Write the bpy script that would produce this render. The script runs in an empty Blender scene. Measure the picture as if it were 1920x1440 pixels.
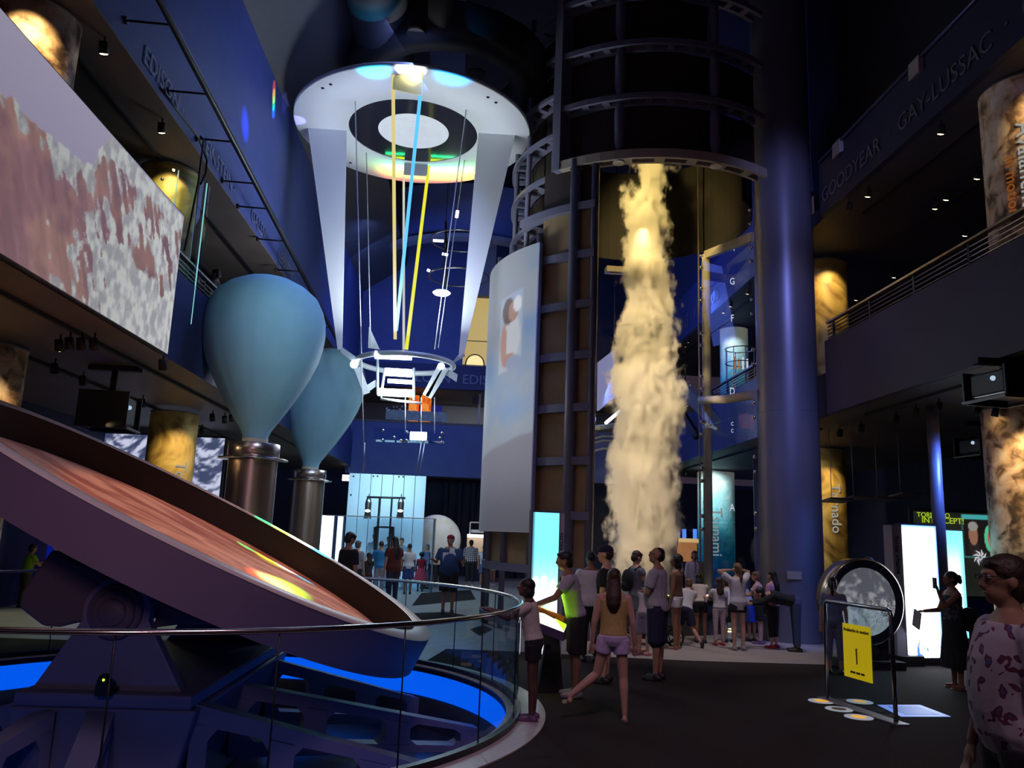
import bpy, bmesh, math, random
import numpy as np
from mathutils import Vector, Matrix
random.seed(7); np.random.seed(7)
PI = math.pi
sc = bpy.context.scene
COL = sc.collection

# ------------------------------------------------------------------ camera
F_PX, CAM_H = 1500.0, 1.87
def _n(a): a = np.array(a, float); return a / np.linalg.norm(a)
_h = _n([870 - 960, 720 - 1000, -F_PX]); _u = _n([.038, 1, (.038 * -90 - 280) / 1500.]); _r = np.cross(_h, _u)
ROT = np.array([_r, _h, _u]); CAM = np.array([0, 0, CAM_H])
cam_d = bpy.data.cameras.new('camera'); cam = bpy.data.objects.new('camera', cam_d); COL.objects.link(cam)
cam_d.sensor_width = 36; cam_d.lens = 36 * F_PX / 1920; cam_d.clip_end = 200; cam_d.clip_start = .05
cam.matrix_world = Matrix([list(ROT[i]) + [CAM[i]] for i in range(3)] + [[0, 0, 0, 1]])
sc.camera = cam
sc.view_settings.view_transform = 'Standard'; sc.view_settings.look = 'None'
sc.cycles.transparent_max_bounces = 24; sc.cycles.max_bounces = 6; sc.cycles.diffuse_bounces = 3; sc.cycles.glossy_bounces = 3; sc.view_settings.exposure = 0; sc.view_settings.gamma = 1
# ------------------------------------------------------------------ world and large lights
w = bpy.data.worlds.new('world'); sc.world = w; w.use_nodes = True
w.node_tree.nodes['Background'].inputs[0].default_value = (.30, .20, .33, 1)
w.node_tree.nodes['Background'].inputs[1].default_value = .10
def srgb(r, g, b):
    f = lambda c: ((c / 255 + .055) / 1.055) ** 2.4 if c > 10 else c / 255 / 12.92
    return (f(r), f(g), f(b))
def aim(o, tgt):
    d = Vector(tgt) - o.location; o.rotation_euler = d.to_track_quat('-Z', 'Y').to_euler()
def light(name, kind, loc, power, col, tgt=None, size=.2, size_y=None, spot=50, blend=.5):
    d = bpy.data.lights.new(name, kind); d.energy = power; d.color = col
    if kind == 'AREA':
        d.size = size
        if size_y: d.shape = 'RECTANGLE'; d.size_y = size_y
    else: d.shadow_soft_size = size
    if kind == 'SPOT': d.spot_size = math.radians(spot); d.spot_blend = blend
    o = bpy.data.objects.new(name, d); COL.objects.link(o); o.location = loc
    if tgt is not None: aim(o, tgt)
    return o
BLUE, DEEP, WARM, WHITE = (.17, .29, 1), (.08, .10, 1), (1, .68, .34), (.82, .92, 1)
light('blue_wash_left', 'AREA', (-1.2, 15, 10.8), 150, (.24, .34, 1), (-4.7, 16, 8.6), 1.0, 9)
light('blue_wash_left_far', 'AREA', (-2.2, 25, 9.5), 85, BLUE, (-4.8, 27, 7.5), 1.0, 6)
light('blue_wash_far', 'AREA', (-1.5, 26.5, 11.6), 110, BLUE, (1, 32, 8.5), 6, 1.0)
light('blue_wash_far_low', 'AREA', (-1.5, 27, 7.6), 42, BLUE, (-1.5, 32, 5.0), 5, .8)
light('blue_wash_right_far', 'AREA', (4.2, 23, 10.8), 80, (.12, .20, 1), (7.2, 22, 10.0), 1, 6)
light('blue_wash_right_low', 'AREA', (5.2, 24, 7.4), 60, BLUE, (6.8, 23, 5.0), .6, 6)
light('purple_wash_right', 'AREA', (2.5, 5.0, 8.5), 15, (.50, .30, .80), (6.8, 10, 5), 1.2, 2)
light('column_blue', 'SPOT', (9.0, 13.0, 4.2), 620, (.13, .27, 1), (6.95, 15.9, .7), .2, None, 50, 1)
light('column_fill', 'SPOT', (4.9, 7.5, 9.8), 2000, (.30, .34, 1), (6.68, 16.3, 3.6), .4, None, 21, 1)  # unseen spots added to give the column its blue tone
light('column_fill', 'SPOT', (4.6, 7.0, 9.8), 1000, (.34, .36, .95), (6.68, 16.3, 9.2), .4, None, 20, 1)
light('column_fill', 'SPOT', (4.75, 7.2, 9.8), 1300, (.32, .35, 1), (6.68, 16.3, 6.5), .4, None, 19, 1)
light('hall_right_fill', 'SPOT', (2.2, -1.5, 8), 420, (.85, .60, .72), (4.3, 6.0, .8), .5, None, 44, .9)  # added fill for the people at the right, from an unseen fixture
light('floor_front_fill', 'SPOT', (4.3, 12.6, 9.2), 1100, (.92, .80, .84), (4.4, 15.0, 0), .4, None, 38, .8)  # added spot that brightens the pale floor and the children
light('hall_purple_fill', 'SPOT', (.5, 1.0, 10.5), 1250, (.82, .52, .74), (-.6, 9.3, 0), 1.2, None, 62, .8)  # unseen purple fill, its cone shaped to miss the right parapet
light('hall_front_fill', 'SPOT', (-1.5, -2.5, 4.6), 420, (.85, .55, .70), (-3.2, 8, .8), .6, None, 44, .9)  # fill added behind the camera to lift the dish yoke
light('floor_warm', 'SPOT', (4.0, 18.2, 9.3), 1500, (1, .72, .32), (4.0, 17.6, 0), .3, None, 50, .6)
light('dish_key', 'SPOT', (-1.2, 10.3, 8.6), 620, (1, .50, .28), (-3.1, 10.4, 1.7), .15, None, 34, .35)
light('dish_white', 'SPOT', (-1.5, 17.2, 6.6), 700, (.86, .93, 1), (-1.2, 9.6, 1.0), .1, None, 24, .7)

# ------------------------------------------------------------------ placing helpers (photo pixel -> point of the hall at a given distance)
def ray(px, py): return ROT @ np.array([px - 960, 720 - py, -F_PX])
def atY(px, py, Y): d = ray(px, py); return Vector(CAM + d * (Y / d[1]))
def atX(px, py, X): d = ray(px, py); return Vector(CAM + d * (X / d[0]))
def atZ(px, py, Z=0): d = ray(px, py); return Vector(CAM + d * ((Z - CAM_H) / d[2]))

# ------------------------------------------------------------------ materials
MATS = {}
def mat(name, col=(.5, .5, .5), rough=.6, metal=0, emit=None, es=1, noise=0, nscale=8, bump=0, alpha=1, trans=0, ior=1.45, spec=.5, col2=None):
    if name in MATS: return MATS[name]
    m = bpy.data.materials.new(name); m.use_nodes = True; MATS[name] = m
    nt = m.node_tree; b = nt.nodes['Principled BSDF']
    b.inputs['Base Color'].default_value = (*col, 1); b.inputs['Roughness'].default_value = rough
    b.inputs['Metallic'].default_value = metal; b.inputs['IOR'].default_value = ior
    b.inputs['Specular IOR Level'].default_value = spec
    b.inputs['Alpha'].default_value = alpha; b.inputs['Transmission Weight'].default_value = trans
    if emit: b.inputs['Emission Color'].default_value = (*emit, 1); b.inputs['Emission Strength'].default_value = es
    if noise or bump:
        tc = nt.nodes.new('ShaderNodeTexCoord'); nz = nt.nodes.new('ShaderNodeTexNoise')
        nz.inputs['Scale'].default_value = nscale; nz.inputs['Detail'].default_value = 5
        nt.links.new(tc.outputs['Object'], nz.inputs['Vector'])
        if noise:
            mx = nt.nodes.new('ShaderNodeMix'); mx.data_type = 'RGBA'
            c2 = col2 or tuple(min(1, c * (1 - noise)) for c in col)
            mx.inputs[6].default_value = (*col, 1); mx.inputs[7].default_value = (*c2, 1)
            rp = nt.nodes.new('ShaderNodeValToRGB'); rp.color_ramp.elements[0].position = .35; rp.color_ramp.elements[1].position = .65
            nt.links.new(nz.outputs['Fac'], rp.inputs[0]); nt.links.new(rp.outputs[0], mx.inputs[0]); nt.links.new(mx.outputs[2], b.inputs['Base Color'])
        if bump:
            bp = nt.nodes.new('ShaderNodeBump'); bp.inputs['Strength'].default_value = bump; bp.inputs['Distance'].default_value = .02
            nt.links.new(nz.outputs['Fac'], bp.inputs['Height']); nt.links.new(bp.outputs[0], b.inputs['Normal'])
    return m
def glass(name, tint=(.8, .9, .95), refl=.12):
    if name in MATS: return MATS[name]
    m = bpy.data.materials.new(name); m.use_nodes = True; MATS[name] = m; nt = m.node_tree; nt.nodes.clear()
    o = nt.nodes.new('ShaderNodeOutputMaterial'); t = nt.nodes.new('ShaderNodeBsdfTransparent'); g = nt.nodes.new('ShaderNodeBsdfGlossy')
    f = nt.nodes.new('ShaderNodeFresnel'); f.inputs[0].default_value = 1.35
    t.inputs[0].default_value = (*tint, 1); g.inputs['Roughness'].default_value = .02; g.inputs[0].default_value = (refl * 6,) * 3 + (1,)
    geo = nt.nodes.new('ShaderNodeNewGeometry'); mm = nt.nodes.new('ShaderNodeMath'); mm.operation = 'MULTIPLY'; inv = nt.nodes.new('ShaderNodeMath'); inv.operation = 'SUBTRACT'; inv.inputs[0].default_value = 1
    nt.links.new(geo.outputs['Backfacing'], inv.inputs[1]); nt.links.new(inv.outputs[0], mm.inputs[0]); nt.links.new(f.outputs[0], mm.inputs[1])
    mx = nt.nodes.new('ShaderNodeMixShader'); nt.links.new(mm.outputs[0], mx.inputs[0]); nt.links.new(t.outputs[0], mx.inputs[1])
    nt.links.new(g.outputs[0], mx.inputs[2]); nt.links.new(mx.outputs[0], o.inputs[0])
    return m
def emis(name, col, s):
    return mat(name, (.02, .02, .02), .5, emit=col, es=s)
def canvas_mat(name, es, base=.2):
    if name in MATS: return MATS[name]
    m = mat(name, (.1, .1, .1), .6); nt = m.node_tree; b = nt.nodes['Principled BSDF']
    a = nt.nodes.new('ShaderNodeVertexColor'); a.layer_name = 'Col'
    nt.links.new(a.outputs[0], b.inputs['Emission Color']); b.inputs['Emission Strength'].default_value = es
    if base is None: nt.links.new(a.outputs[0], b.inputs['Base Color'])
    else: b.inputs['Base Color'].default_value = (base, base, base, 1)
    return m

# ------------------------------------------------------------------ objects
OFF = {}
def tag(o, label=None, cat=None, group=None, kind=None):
    if label: o['label'] = label
    if cat: o['category'] = cat
    if group: o['group'] = group
    if kind: o['kind'] = kind
    return o
def thing(name, label, cat, loc=(0, 0, 0), group=None, kind=None):
    o = bpy.data.objects.new(name, None); COL.objects.link(o); o.location = loc; o.empty_display_size = .1
    OFF[o.name] = Vector(loc); return tag(o, label, cat, group, kind)
class MB:
    def __init__(s): s.v = []; s.f = []; s.sm = []
    def add(s, vs, fs, smooth=False):
        k = len(s.v); s.v += [tuple(v) for v in vs]; s.f += [tuple(i + k for i in f) for f in fs]; s.sm += [smooth] * len(fs); return s
    def box(s, c, d, rot=None):
        c = Vector(c); R = rot or Matrix.Identity(3)
        vs = [c + R @ Vector((x * d[0] / 2, y * d[1] / 2, z * d[2] / 2)) for x in (-1, 1) for y in (-1, 1) for z in (-1, 1)]
        return s.add(vs, [(0, 1, 3, 2), (4, 6, 7, 5), (0, 4, 5, 1), (2, 3, 7, 6), (0, 2, 6, 4), (1, 5, 7, 3)])
    def bar(s, p0, p1, wd, th, up=(0, 0, 1)):
        p0, p1 = Vector(p0), Vector(p1); d = (p1 - p0); L = d.length; y = d / L
        x = y.cross(Vector(up)); x = x.normalized() if x.length > 1e-4 else y.orthogonal().normalized(); z = x.cross(y)
        R = Matrix((x, y, z)).transposed(); return s.box((p0 + p1) / 2, (wd, L, th), R)
    def tube(s, pts, r, n=10, caps=True, closed=False):
        pts = [Vector(p) for p in pts]; m = len(pts); rs = r if isinstance(r, (list, tuple)) else [r] * m
        vs = []; prev = None
        for i, p in enumerate(pts):
            if closed: t = pts[(i + 1) % m] - pts[i - 1]
            else: t = pts[min(i + 1, m - 1)] - pts[max(i - 1, 0)]
            t.normalize()
            if prev is None: a = t.orthogonal().normalized()
            else:
                a = prev - t * prev.dot(t); a = a.normalized() if a.length > 1e-5 else t.orthogonal().normalized()
            prev = a; b = t.cross(a)
            vs += [p + (a * math.cos(2 * PI * k / n) + b * math.sin(2 * PI * k / n)) * rs[i] for k in range(n)]
        fs = []
        for i in range(m if closed else m - 1):
            j = (i + 1) % m
            fs += [(i * n + k, i * n + (k + 1) % n, j * n + (k + 1) % n, j * n + k) for k in range(n)]
        s.add(vs, fs, True)
        if caps and not closed:
            k = len(s.v) - len(vs); s.f += [tuple(k + q for q in range(n))[::-1], tuple(k + (m - 1) * n + q for q in range(n))]; s.sm += [False, False]
        return s
    def lathe(s, prof, c=(0, 0, 0), M=None, n=48, a0=0, a1=2 * PI, smooth=True, close=False):
        c = Vector(c); M = M or Matrix.Identity(3); full = abs(a1 - a0) > 2 * PI - 1e-4; na = n if full else n + 1; k = len(prof); vs = []
        for i in range(na):
            a = a0 + (a1 - a0) * i / n
            vs += [c + M @ Vector((r * math.cos(a), r * math.sin(a), z)) for r, z in prof]
        fs = []
        for i in range(n):
            j = (i + 1) % na
            for q in range(k if close else k - 1):
                q2 = (q + 1) % k; fs.append((i * k + q, j * k + q, j * k + q2, i * k + q2))
        s.add(vs, fs, smooth)
        if close and not full:
            b = len(s.v) - len(vs); s.f += [tuple(b + q for q in range(k)), tuple(b + (na - 1) * k + q for q in range(k))[::-1]]; s.sm += [False] * 2
        return s
    def arc(s, c, r0, r1, z0, z1, a0, a1, n=24, M=None):
        return s.lathe([(r0, z0), (r1, z0), (r1, z1), (r0, z1)], c, M, n, a0, a1, False, True)
    def cyl(s, c, r, z0, z1, n=32, r1=None, M=None):
        r1 = r if r1 is None else r1
        return s.lathe([(.0001, z0), (r, z0)], c, M, n, smooth=False).lathe([(r, z0), (r1, z1)], c, M, n).lathe([(r1, z1), (.0001, z1)], c, M, n, smooth=False)
    def prism(s, poly, dirv):
        d = Vector(dirv); k = len(poly); P = [Vector(p) for p in poly]
        return s.add(P + [p + d for p in P], [tuple(range(k))[::-1], tuple(range(k, 2 * k))] + [(i, (i + 1) % k, k + (i + 1) % k, k + i) for i in range(k)])
    def ball(s, c, r, n=12, m=8, M=None):
        r = (r, r, r) if isinstance(r, (int, float)) else r; c = Vector(c); M = M or Matrix.Identity(3); vs = [c + M @ Vector((0, 0, -r[2]))]; fs = []
        for i in range(1, m):
            t = PI * i / m - PI / 2
            vs += [c + M @ Vector((r[0] * math.cos(t) * math.cos(2 * PI * k / n), r[1] * math.cos(t) * math.sin(2 * PI * k / n), r[2] * math.sin(t))) for k in range(n)]
        vs.append(c + M @ Vector((0, 0, r[2])))
        fs += [(0, 1 + (k + 1) % n, 1 + k) for k in range(n)]
        for i in range(m - 2): fs += [(1 + i * n + k, 1 + i * n + (k + 1) % n, 1 + (i + 1) * n + (k + 1) % n, 1 + (i + 1) * n + k) for k in range(n)]
        e = len(vs) - 1; fs += [(e, e - n + k, e - n + (k + 1) % n) for k in range(n)]
        return s.add(vs, fs, True)
    def build(s, name, m, parent=None, label=None, cat=None, group=None, kind=None, bev=0):
        off = OFF[parent.name] if parent else Vector((0, 0, 0))
        me = bpy.data.meshes.new(name); me.from_pydata([tuple(Vector(v) - off) for v in s.v], [], s.f)
        me.polygons.foreach_set('use_smooth', s.sm); me.validate(); me.update()
        bm = bmesh.new(); bm.from_mesh(me); bmesh.ops.recalc_face_normals(bm, faces=bm.faces); bm.to_mesh(me); bm.free()
        if m: me.materials.append(m)
        o = bpy.data.objects.new(name, me); COL.objects.link(o); o.parent = parent; OFF[o.name] = off.copy()
        if bev:
            b = o.modifiers.new('bevel', 'BEVEL'); b.width = bev; b.segments = 2; b.limit_method = 'ANGLE'
        return tag(o, label, cat, group, kind)
def dup(root, loc, label=None, group=None):
    def cp(o, par):
        c = o.copy(); COL.objects.link(c); c.parent = par
        for ch in list(o.children): cp(ch, c)
        return c
    r = cp(root, root.parent); r.location = loc
    if label: r['label'] = label
    if group: r['group'] = group
    return r
def text(body, name, pos, xdir, ydir, size, m, parent, ext=.003, align='LEFT', sx=1):
    cu = bpy.data.curves.new(name, 'FONT'); cu.body = body; cu.size = size; cu.extrude = ext; cu.align_x = align; cu.align_y = 'CENTER'; cu.resolution_u = 3
    o = bpy.data.objects.new(name, cu); COL.objects.link(o); cu.materials.append(m)
    x, y = Vector(xdir).normalized(), Vector(ydir).normalized(); z = x.cross(y)
    off = OFF[parent.name] if parent else Vector((0, 0, 0))
    o.matrix_world = Matrix.Translation(Vector(pos) - off) @ Matrix((x * sx, y, z)).transposed().to_4x4()
    dg = bpy.context.evaluated_depsgraph_get(); me = bpy.data.meshes.new_from_object(o.evaluated_get(dg)); mw = o.matrix_world.copy()
    bpy.data.objects.remove(o); o = bpy.data.objects.new(name, me); COL.objects.link(o); o.matrix_world = mw
    if not me.materials: me.materials.append(m)
    o.parent = parent; OFF[o.name] = off.copy(); return o
def vnoise(x, y, seed=0):
    rs = np.random.RandomState(seed); G = rs.rand(64, 64); xi = np.floor(x).astype(int); yi = np.floor(y).astype(int)
    fx = x - xi; fy = y - yi; fx = fx * fx * (3 - 2 * fx); fy = fy * fy * (3 - 2 * fy); g = lambda a, b: G[a % 64, b % 64]
    return (g(xi, yi) * (1 - fx) + g(xi + 1, yi) * fx) * (1 - fy) + (g(xi, yi + 1) * (1 - fx) + g(xi + 1, yi + 1) * fx) * fy
def fbm(x, y, o=5, seed=0):
    s = 0; a = .5
    for i in range(o): s = s + a * vnoise(x * 2 ** i + i * 7.3, y * 2 ** i + i * 3.1, seed + i); a *= .5
    return s
def sstep(a, b, x): t = np.clip((x - a) / (b - a), 0, 1); return t * t * (3 - 2 * t)
def canvas(name, fn, nu, nv, pos, colf, m, parent=None, **kw):
    """a sheet whose print/picture is a colour attribute; fn(u,v)->point, colf(U,V)->(..,3) in sRGB 0..255"""
    us, vs = np.linspace(0, 1, nu + 1), np.linspace(0, 1, nv + 1); off = OFF[parent.name] if parent else Vector((0, 0, 0))
    V, U = np.meshgrid(vs, us, indexing='ij'); C = np.clip(np.broadcast_to(colf(U, V), U.shape + (3,)), 0, 255) / 255
    L = np.where(C > .04, ((C + .055) / 1.055) ** 2.4, C / 12.92).reshape(-1, 3)
    pts = [tuple(Vector(fn(u, v)) - off) for v in vs for u in us]; k = nu + 1
    fs = [(j * k + i, j * k + i + 1, (j + 1) * k + i + 1, (j + 1) * k + i) for j in range(nv) for i in range(nu)]
    me = bpy.data.meshes.new(name); me.from_pydata(pts, [], fs)
    at = me.color_attributes.new('Col', 'FLOAT_COLOR', 'POINT'); at.data.foreach_set('color', np.c_[L, np.ones(len(L))].astype(np.float32).ravel())
    me.materials.append(m); me.polygons.foreach_set('use_smooth', [True] * len(fs)); me.update()
    o = bpy.data.objects.new(name, me); COL.objects.link(o); o.parent = parent; OFF[o.name] = off.copy()
    return tag(o, **kw)
def mix3(a, b, t): return np.array(a, float) * (1 - t[..., None]) + np.array(b, float) * t[..., None]
# ================================================================== the setting
PIT = Vector((-3.05, 9.3, 0)); PR = 3.6
carpet = mat('carpet', (.042, .033, .031), .95, noise=.35, nscale=60, bump=.3, spec=.08)
concrete = mat('concrete_floor', (.40, .36, .33), .35, noise=.18, nscale=3)
terrazzo = mat('terrazzo', (.50, .44, .42), .4, noise=.15, nscale=25)
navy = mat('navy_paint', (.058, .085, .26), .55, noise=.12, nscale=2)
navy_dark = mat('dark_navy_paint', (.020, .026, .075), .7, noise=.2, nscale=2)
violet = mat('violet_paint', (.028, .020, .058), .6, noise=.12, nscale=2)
soffit_m = mat('grey_soffit', (.13, .11, .10), .55, noise=.15, nscale=1.5)
black = mat('black_paint', (.012, .012, .014), .6)
blackm = mat('black_metal', (.015, .015, .018), .35, metal=.3)
greyblue = mat('grey_blue_metal', (.16, .17, .27), .42, metal=.25)
steel = mat('brushed_steel', (.55, .52, .50), .28, metal=1)
chrome = mat('polished_rail_steel', (.62, .58, .55), .18, metal=1)
white_paint = mat('white_paint', (.78, .80, .82), .5)
letter_m = mat('painted_silver_letters', (.17, .19, .29), .5)
clear = glass('clear_glass')

def fan_floor():
    m = MB(); n = 128; ins, outs = [], []; X0, X1, Y0, Y1 = -13, 14, -3, 37
    angs = sorted([2 * PI * i / n for i in range(n)] + [math.atan2(y - PIT.y, x - PIT.x) % (2 * PI) for x in (X0, X1) for y in (Y0, Y1)])
    for a in angs:
        c, s = math.cos(a), math.sin(a); ts = []
        if abs(c) > 1e-6: ts.append(((X1 if c > 0 else X0) - PIT.x) / c)
        if abs(s) > 1e-6: ts.append(((Y1 if s > 0 else Y0) - PIT.y) / s)
        t = min(ts); ins.append((PIT.x + PR * c, PIT.y + PR * s, 0)); outs.append((PIT.x + t * c, PIT.y + t * s, 0))
    k = len(angs); m.add(ins + outs, [(i, (i + 1) % k, k + (i + 1) % k, k + i) for i in range(k)])
    return m
fan_floor().build('floor_carpet', carpet, kind='structure', label='dark charcoal carpet around the sunken pit')
fl = MB()
front = [(-13, 13.6), (-6.5, 13.4)] + [(PIT.x + 4.02 * math.cos(a), PIT.y + 4.02 * math.sin(a)) for a in [math.radians(x) for x in (88, 75, 62, 50)]] + [(-.2, 13.7), (1.2, 13.6), (2.3, 13.35), (3.8, 13.2), (6.0, 13.22), (7.3, 13.3), (9.0, 14.3), (10, 15.3), (14, 16)]
fl.add([(x, y, .005) for x, y in front] + [(x, 37, .005) for x, y in front], [(i, i + 1, len(front) + i + 1, len(front) + i) for i in range(len(front) - 1)])
fl.build('floor_concrete', concrete, kind='structure', label='pale polished concrete floor behind the carpet')
for poly in ([(772, 1136), (790, 1112), (882, 1106), (892, 1124)], [(735, 1168), (760, 1150), (840, 1147), (895, 1158), (850, 1166), (770, 1178)], [(880, 1180), (905, 1172), (925, 1180), (900, 1192)]):
    P = [atZ(x, y, .009) for x, y in poly]; MB().add(P, [tuple(range(len(P)))]).build('floor_carpet', carpet, kind='structure', label='dark carpet island set into the pale floor')
MB().arc(PIT, PR, 4.02, 0, .014, 0, 2 * PI, 128).build('trim_1', terrazzo, kind='structure', label='pale terrazzo kerb ring around the pit')
pw = MB().lathe([(PR, 0), (PR, -.06), (PR + .05, -.06), (PR + .05, -.40), (PR - .02, -.40), (PR - .02, -.78)], PIT, n=128)
pitwall = pw.build('wall_pit', mat('pit_wall', (.03, .03, .05), .4), kind='structure', label='dark round pit wall under the railing')
pl = MB().lathe([(PR + .03, -.075), (PR + .03, -.385)], PIT, n=128)
pl.build('light_strip', emis('blue_strip_light', (.0, .13, 1), .95), pitwall, label='glowing blue light strip in the pit wall')
MB().cyl(PIT, PR + .05, -.85, -.78, 96).build('floor_pit', mat('pit_floor', (.05, .055, .09), .22), kind='structure', label='dark glossy floor of the sunken pit')

def S(name, c, d, m, label, **k): return MB().box(c, d).build(name, m, kind='structure', label=label, **k)
# left side
S('balcony_left', (-8.6, 15.5, 4.75), (8, 37, .9), soffit_m, 'lower left balcony slab with brown grey underside')
S('balcony_left', (-4.66, 15.5, 5.0), (.12, 37, 1.38), navy, 'blue parapet of the lower left balcony')
S('balcony_left', (-8.6, 15.5, 7.95), (8, 37, .36), mat('brown_soffit', (.15, .12, .105), .6, noise=.2, nscale=1), 'upper left balcony slab with dark underside')
wl = S('wall_left', (-4.66, 15.5, 10.0), (.12, 37, 4.4), navy, 'tall blue upper left wall with carved names')
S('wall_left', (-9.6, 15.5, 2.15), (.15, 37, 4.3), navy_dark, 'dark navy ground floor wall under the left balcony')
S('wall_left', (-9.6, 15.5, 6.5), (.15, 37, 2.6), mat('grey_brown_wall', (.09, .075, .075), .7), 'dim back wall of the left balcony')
# right side (parapet split by the big column)
for y0, y1, t in ((-3, 15.35, 'in front of'), (17.1, 32, 'beyond')):
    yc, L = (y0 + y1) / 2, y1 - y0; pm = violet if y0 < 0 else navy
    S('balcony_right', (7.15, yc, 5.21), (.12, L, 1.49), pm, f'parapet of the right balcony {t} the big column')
    if y0 < 0: yc, L = (y0 + 17.1) / 2, 17.1 - y0
    S('balcony_right', (11.05, yc, 4.91), (7.7, L, .9), mat('warm_soffit', (.085, .07, .065), .6, noise=.2, nscale=1), f'right balcony slab {t} the big column')
    S('balcony_right', (11.05, yc, 8.78), (7.7, L, .32), mat('violet_soffit', (.055, .05, .075), .6), f'upper right balcony slab {t} the big column')
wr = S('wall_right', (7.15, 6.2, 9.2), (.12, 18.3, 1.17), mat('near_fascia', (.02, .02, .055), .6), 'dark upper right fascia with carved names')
wr2 = S('wall_right', (7.15, 24.5, 9.37), (.12, 14.8, 1.5), navy, 'blue upper right fascia beyond the column')
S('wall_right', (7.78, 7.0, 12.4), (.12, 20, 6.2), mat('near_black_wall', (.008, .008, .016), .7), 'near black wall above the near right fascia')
S('wall_right', (7.78, 25, 12.7), (.12, 15.9, 5.4), navy, 'blue wall above the right fascia beyond the column')
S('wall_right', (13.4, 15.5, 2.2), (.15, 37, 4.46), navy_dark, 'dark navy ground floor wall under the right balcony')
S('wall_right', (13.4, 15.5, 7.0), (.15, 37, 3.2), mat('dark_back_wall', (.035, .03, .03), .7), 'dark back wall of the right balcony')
# far end
fw = S('wall_far', (1.0, 32.2, 5.08), (11.6, .4, 2.06), navy, 'blue parapet across the far end of the hall')
S('balcony_far', (1.0, 34.4, 4.5), (11.6, 4.4, .5), soffit_m, 'far end balcony slab with grey underside')
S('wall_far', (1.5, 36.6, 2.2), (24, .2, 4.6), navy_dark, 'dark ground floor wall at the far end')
for i in range(9):
    x = -1.2 + i * .62
    MB().lathe([(.12, 0), (.12, 4.1)], (x + .3, 36.2, 0), n=12).build('curtain_fold', mat('curtain', (.022, .028, .07), .8), None, kind='structure', label='fold of the dark curtain at the far end')
S('wall_far', (1.5, 36.6, 6.8), (24, .2, 4.0), mat('grey_back', (.16, .16, .17), .7), 'grey back wall behind the far balcony')
fu = S('wall_far', (1.0, 32.2, 8.1), (11.6, .4, 1.0), mat('far_fascia', (.022, .03, .11), .6), 'dark fascia with carved names at the far end')
S('balcony_far', (1.0, 34.6, 7.75), (11.6, 4.4, .3), soffit_m, 'upper slab over the far balcony')
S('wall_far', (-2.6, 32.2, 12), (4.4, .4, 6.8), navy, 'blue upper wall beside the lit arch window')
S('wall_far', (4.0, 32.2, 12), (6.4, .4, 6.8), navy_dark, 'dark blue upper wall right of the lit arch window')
S('wall_far', (.2, 32.2, 13.5), (1.2, .4, 3.8), mat('grey_lintel', (.22, .23, .27), .6), 'grey lintel above the lit arch window')
cove = MB().lathe([(3.7, 12.55), (3.7, 13.6), (4.6, 14.2)], (-.3, 31.5, 0), n=40, a0=-PI, a1=0)
cove.build('ceiling_cove', navy, kind='structure', label='curved blue ceiling cove at the far end')
MB().arc((-.3, 31.5, 0), 3.5, 4.0, 12.40, 12.55, -PI, 0, 40).build('ceiling_cove', mat('cove_lip', (.12, .13, .16), .5), kind='structure', label='grey lip of the curved ceiling cove')
# ceiling
S('ceiling', (1.2, 6, 15.5), (13, 20, .2), black, 'black ceiling over the near part of the hall')
S('ceiling', (-2.95, 15, 14.0), (.1, 36, 2.6), black, 'black upright face above the sloping soffit')
S('ceiling', (1.2, 26, 15.4), (13, 22, .2), mat('ceiling_blue_black', (.02, .022, .05), .7), 'black raised ceiling over the far part of the hall')
MB().prism([(-4.6, -3, 11.5), (-4.6, -3, 12.7), (-2.9, -3, 12.7)], (0, 36, 0)).build('ceiling_soffit', mat('grey_concrete', (.075, .078, .085), .5, noise=.1), kind='structure', label='sloping grey soffit between wall and ceiling')
MB().tube([(-2.3, y, 12.6) for y in (-3, 8, 14, 17.5, 18.6)] + [(-2.0, 19.6, 12.9)], .62, 24).build('ceiling_duct', mat('duct_metal', (.022, .024, .03), .6), None, kind='structure', label='round dark ventilation duct under the ceiling')
S('ceiling', (-1.0, 14, 13.9), (.9, 14, .1), navy, 'blue recessed strip in the black ceiling')
# lit arch window far away
aw = thing('window_1', 'lit yellow stone wall with arched window seen past the far balcony', None, (.2, 34, 8.6), kind='structure')
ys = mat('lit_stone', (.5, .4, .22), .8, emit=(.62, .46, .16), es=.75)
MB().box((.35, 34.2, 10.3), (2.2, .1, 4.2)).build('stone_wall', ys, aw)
MB().lathe([(.42, 0), (.36, .05), (.36, -.05)], (.12, 34.1, 9.15), Matrix(((1, 0, 0), (0, 0, -1), (0, 1, 0))), 24, 0, PI, close=True).box((-.28, 34.1, 8.9), (.06, .1, .5)).box((.52, 34.1, 8.9), (.06, .1, .5)).build('arch_frame', mat('stone_trim', (.35, .28, .16), .8), aw)
MB().lathe([(.36, 0), (.001, 0)], (.12, 34.08, 9.15), Matrix(((1, 0, 0), (0, 0, -1), (0, 1, 0))), 24, 0, PI).box((.12, 34.1, 8.88), (.74, .03, .54)).build('pane', emis('arch_pane', (.9, .72, .35), 1.15), aw)
for z in (8.75, 8.88, 9.02, 10.1): MB().bar((-.6, 33.9, z), (1.1, 33.9, z), .03, .03).build('rail', blackm, aw)

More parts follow.
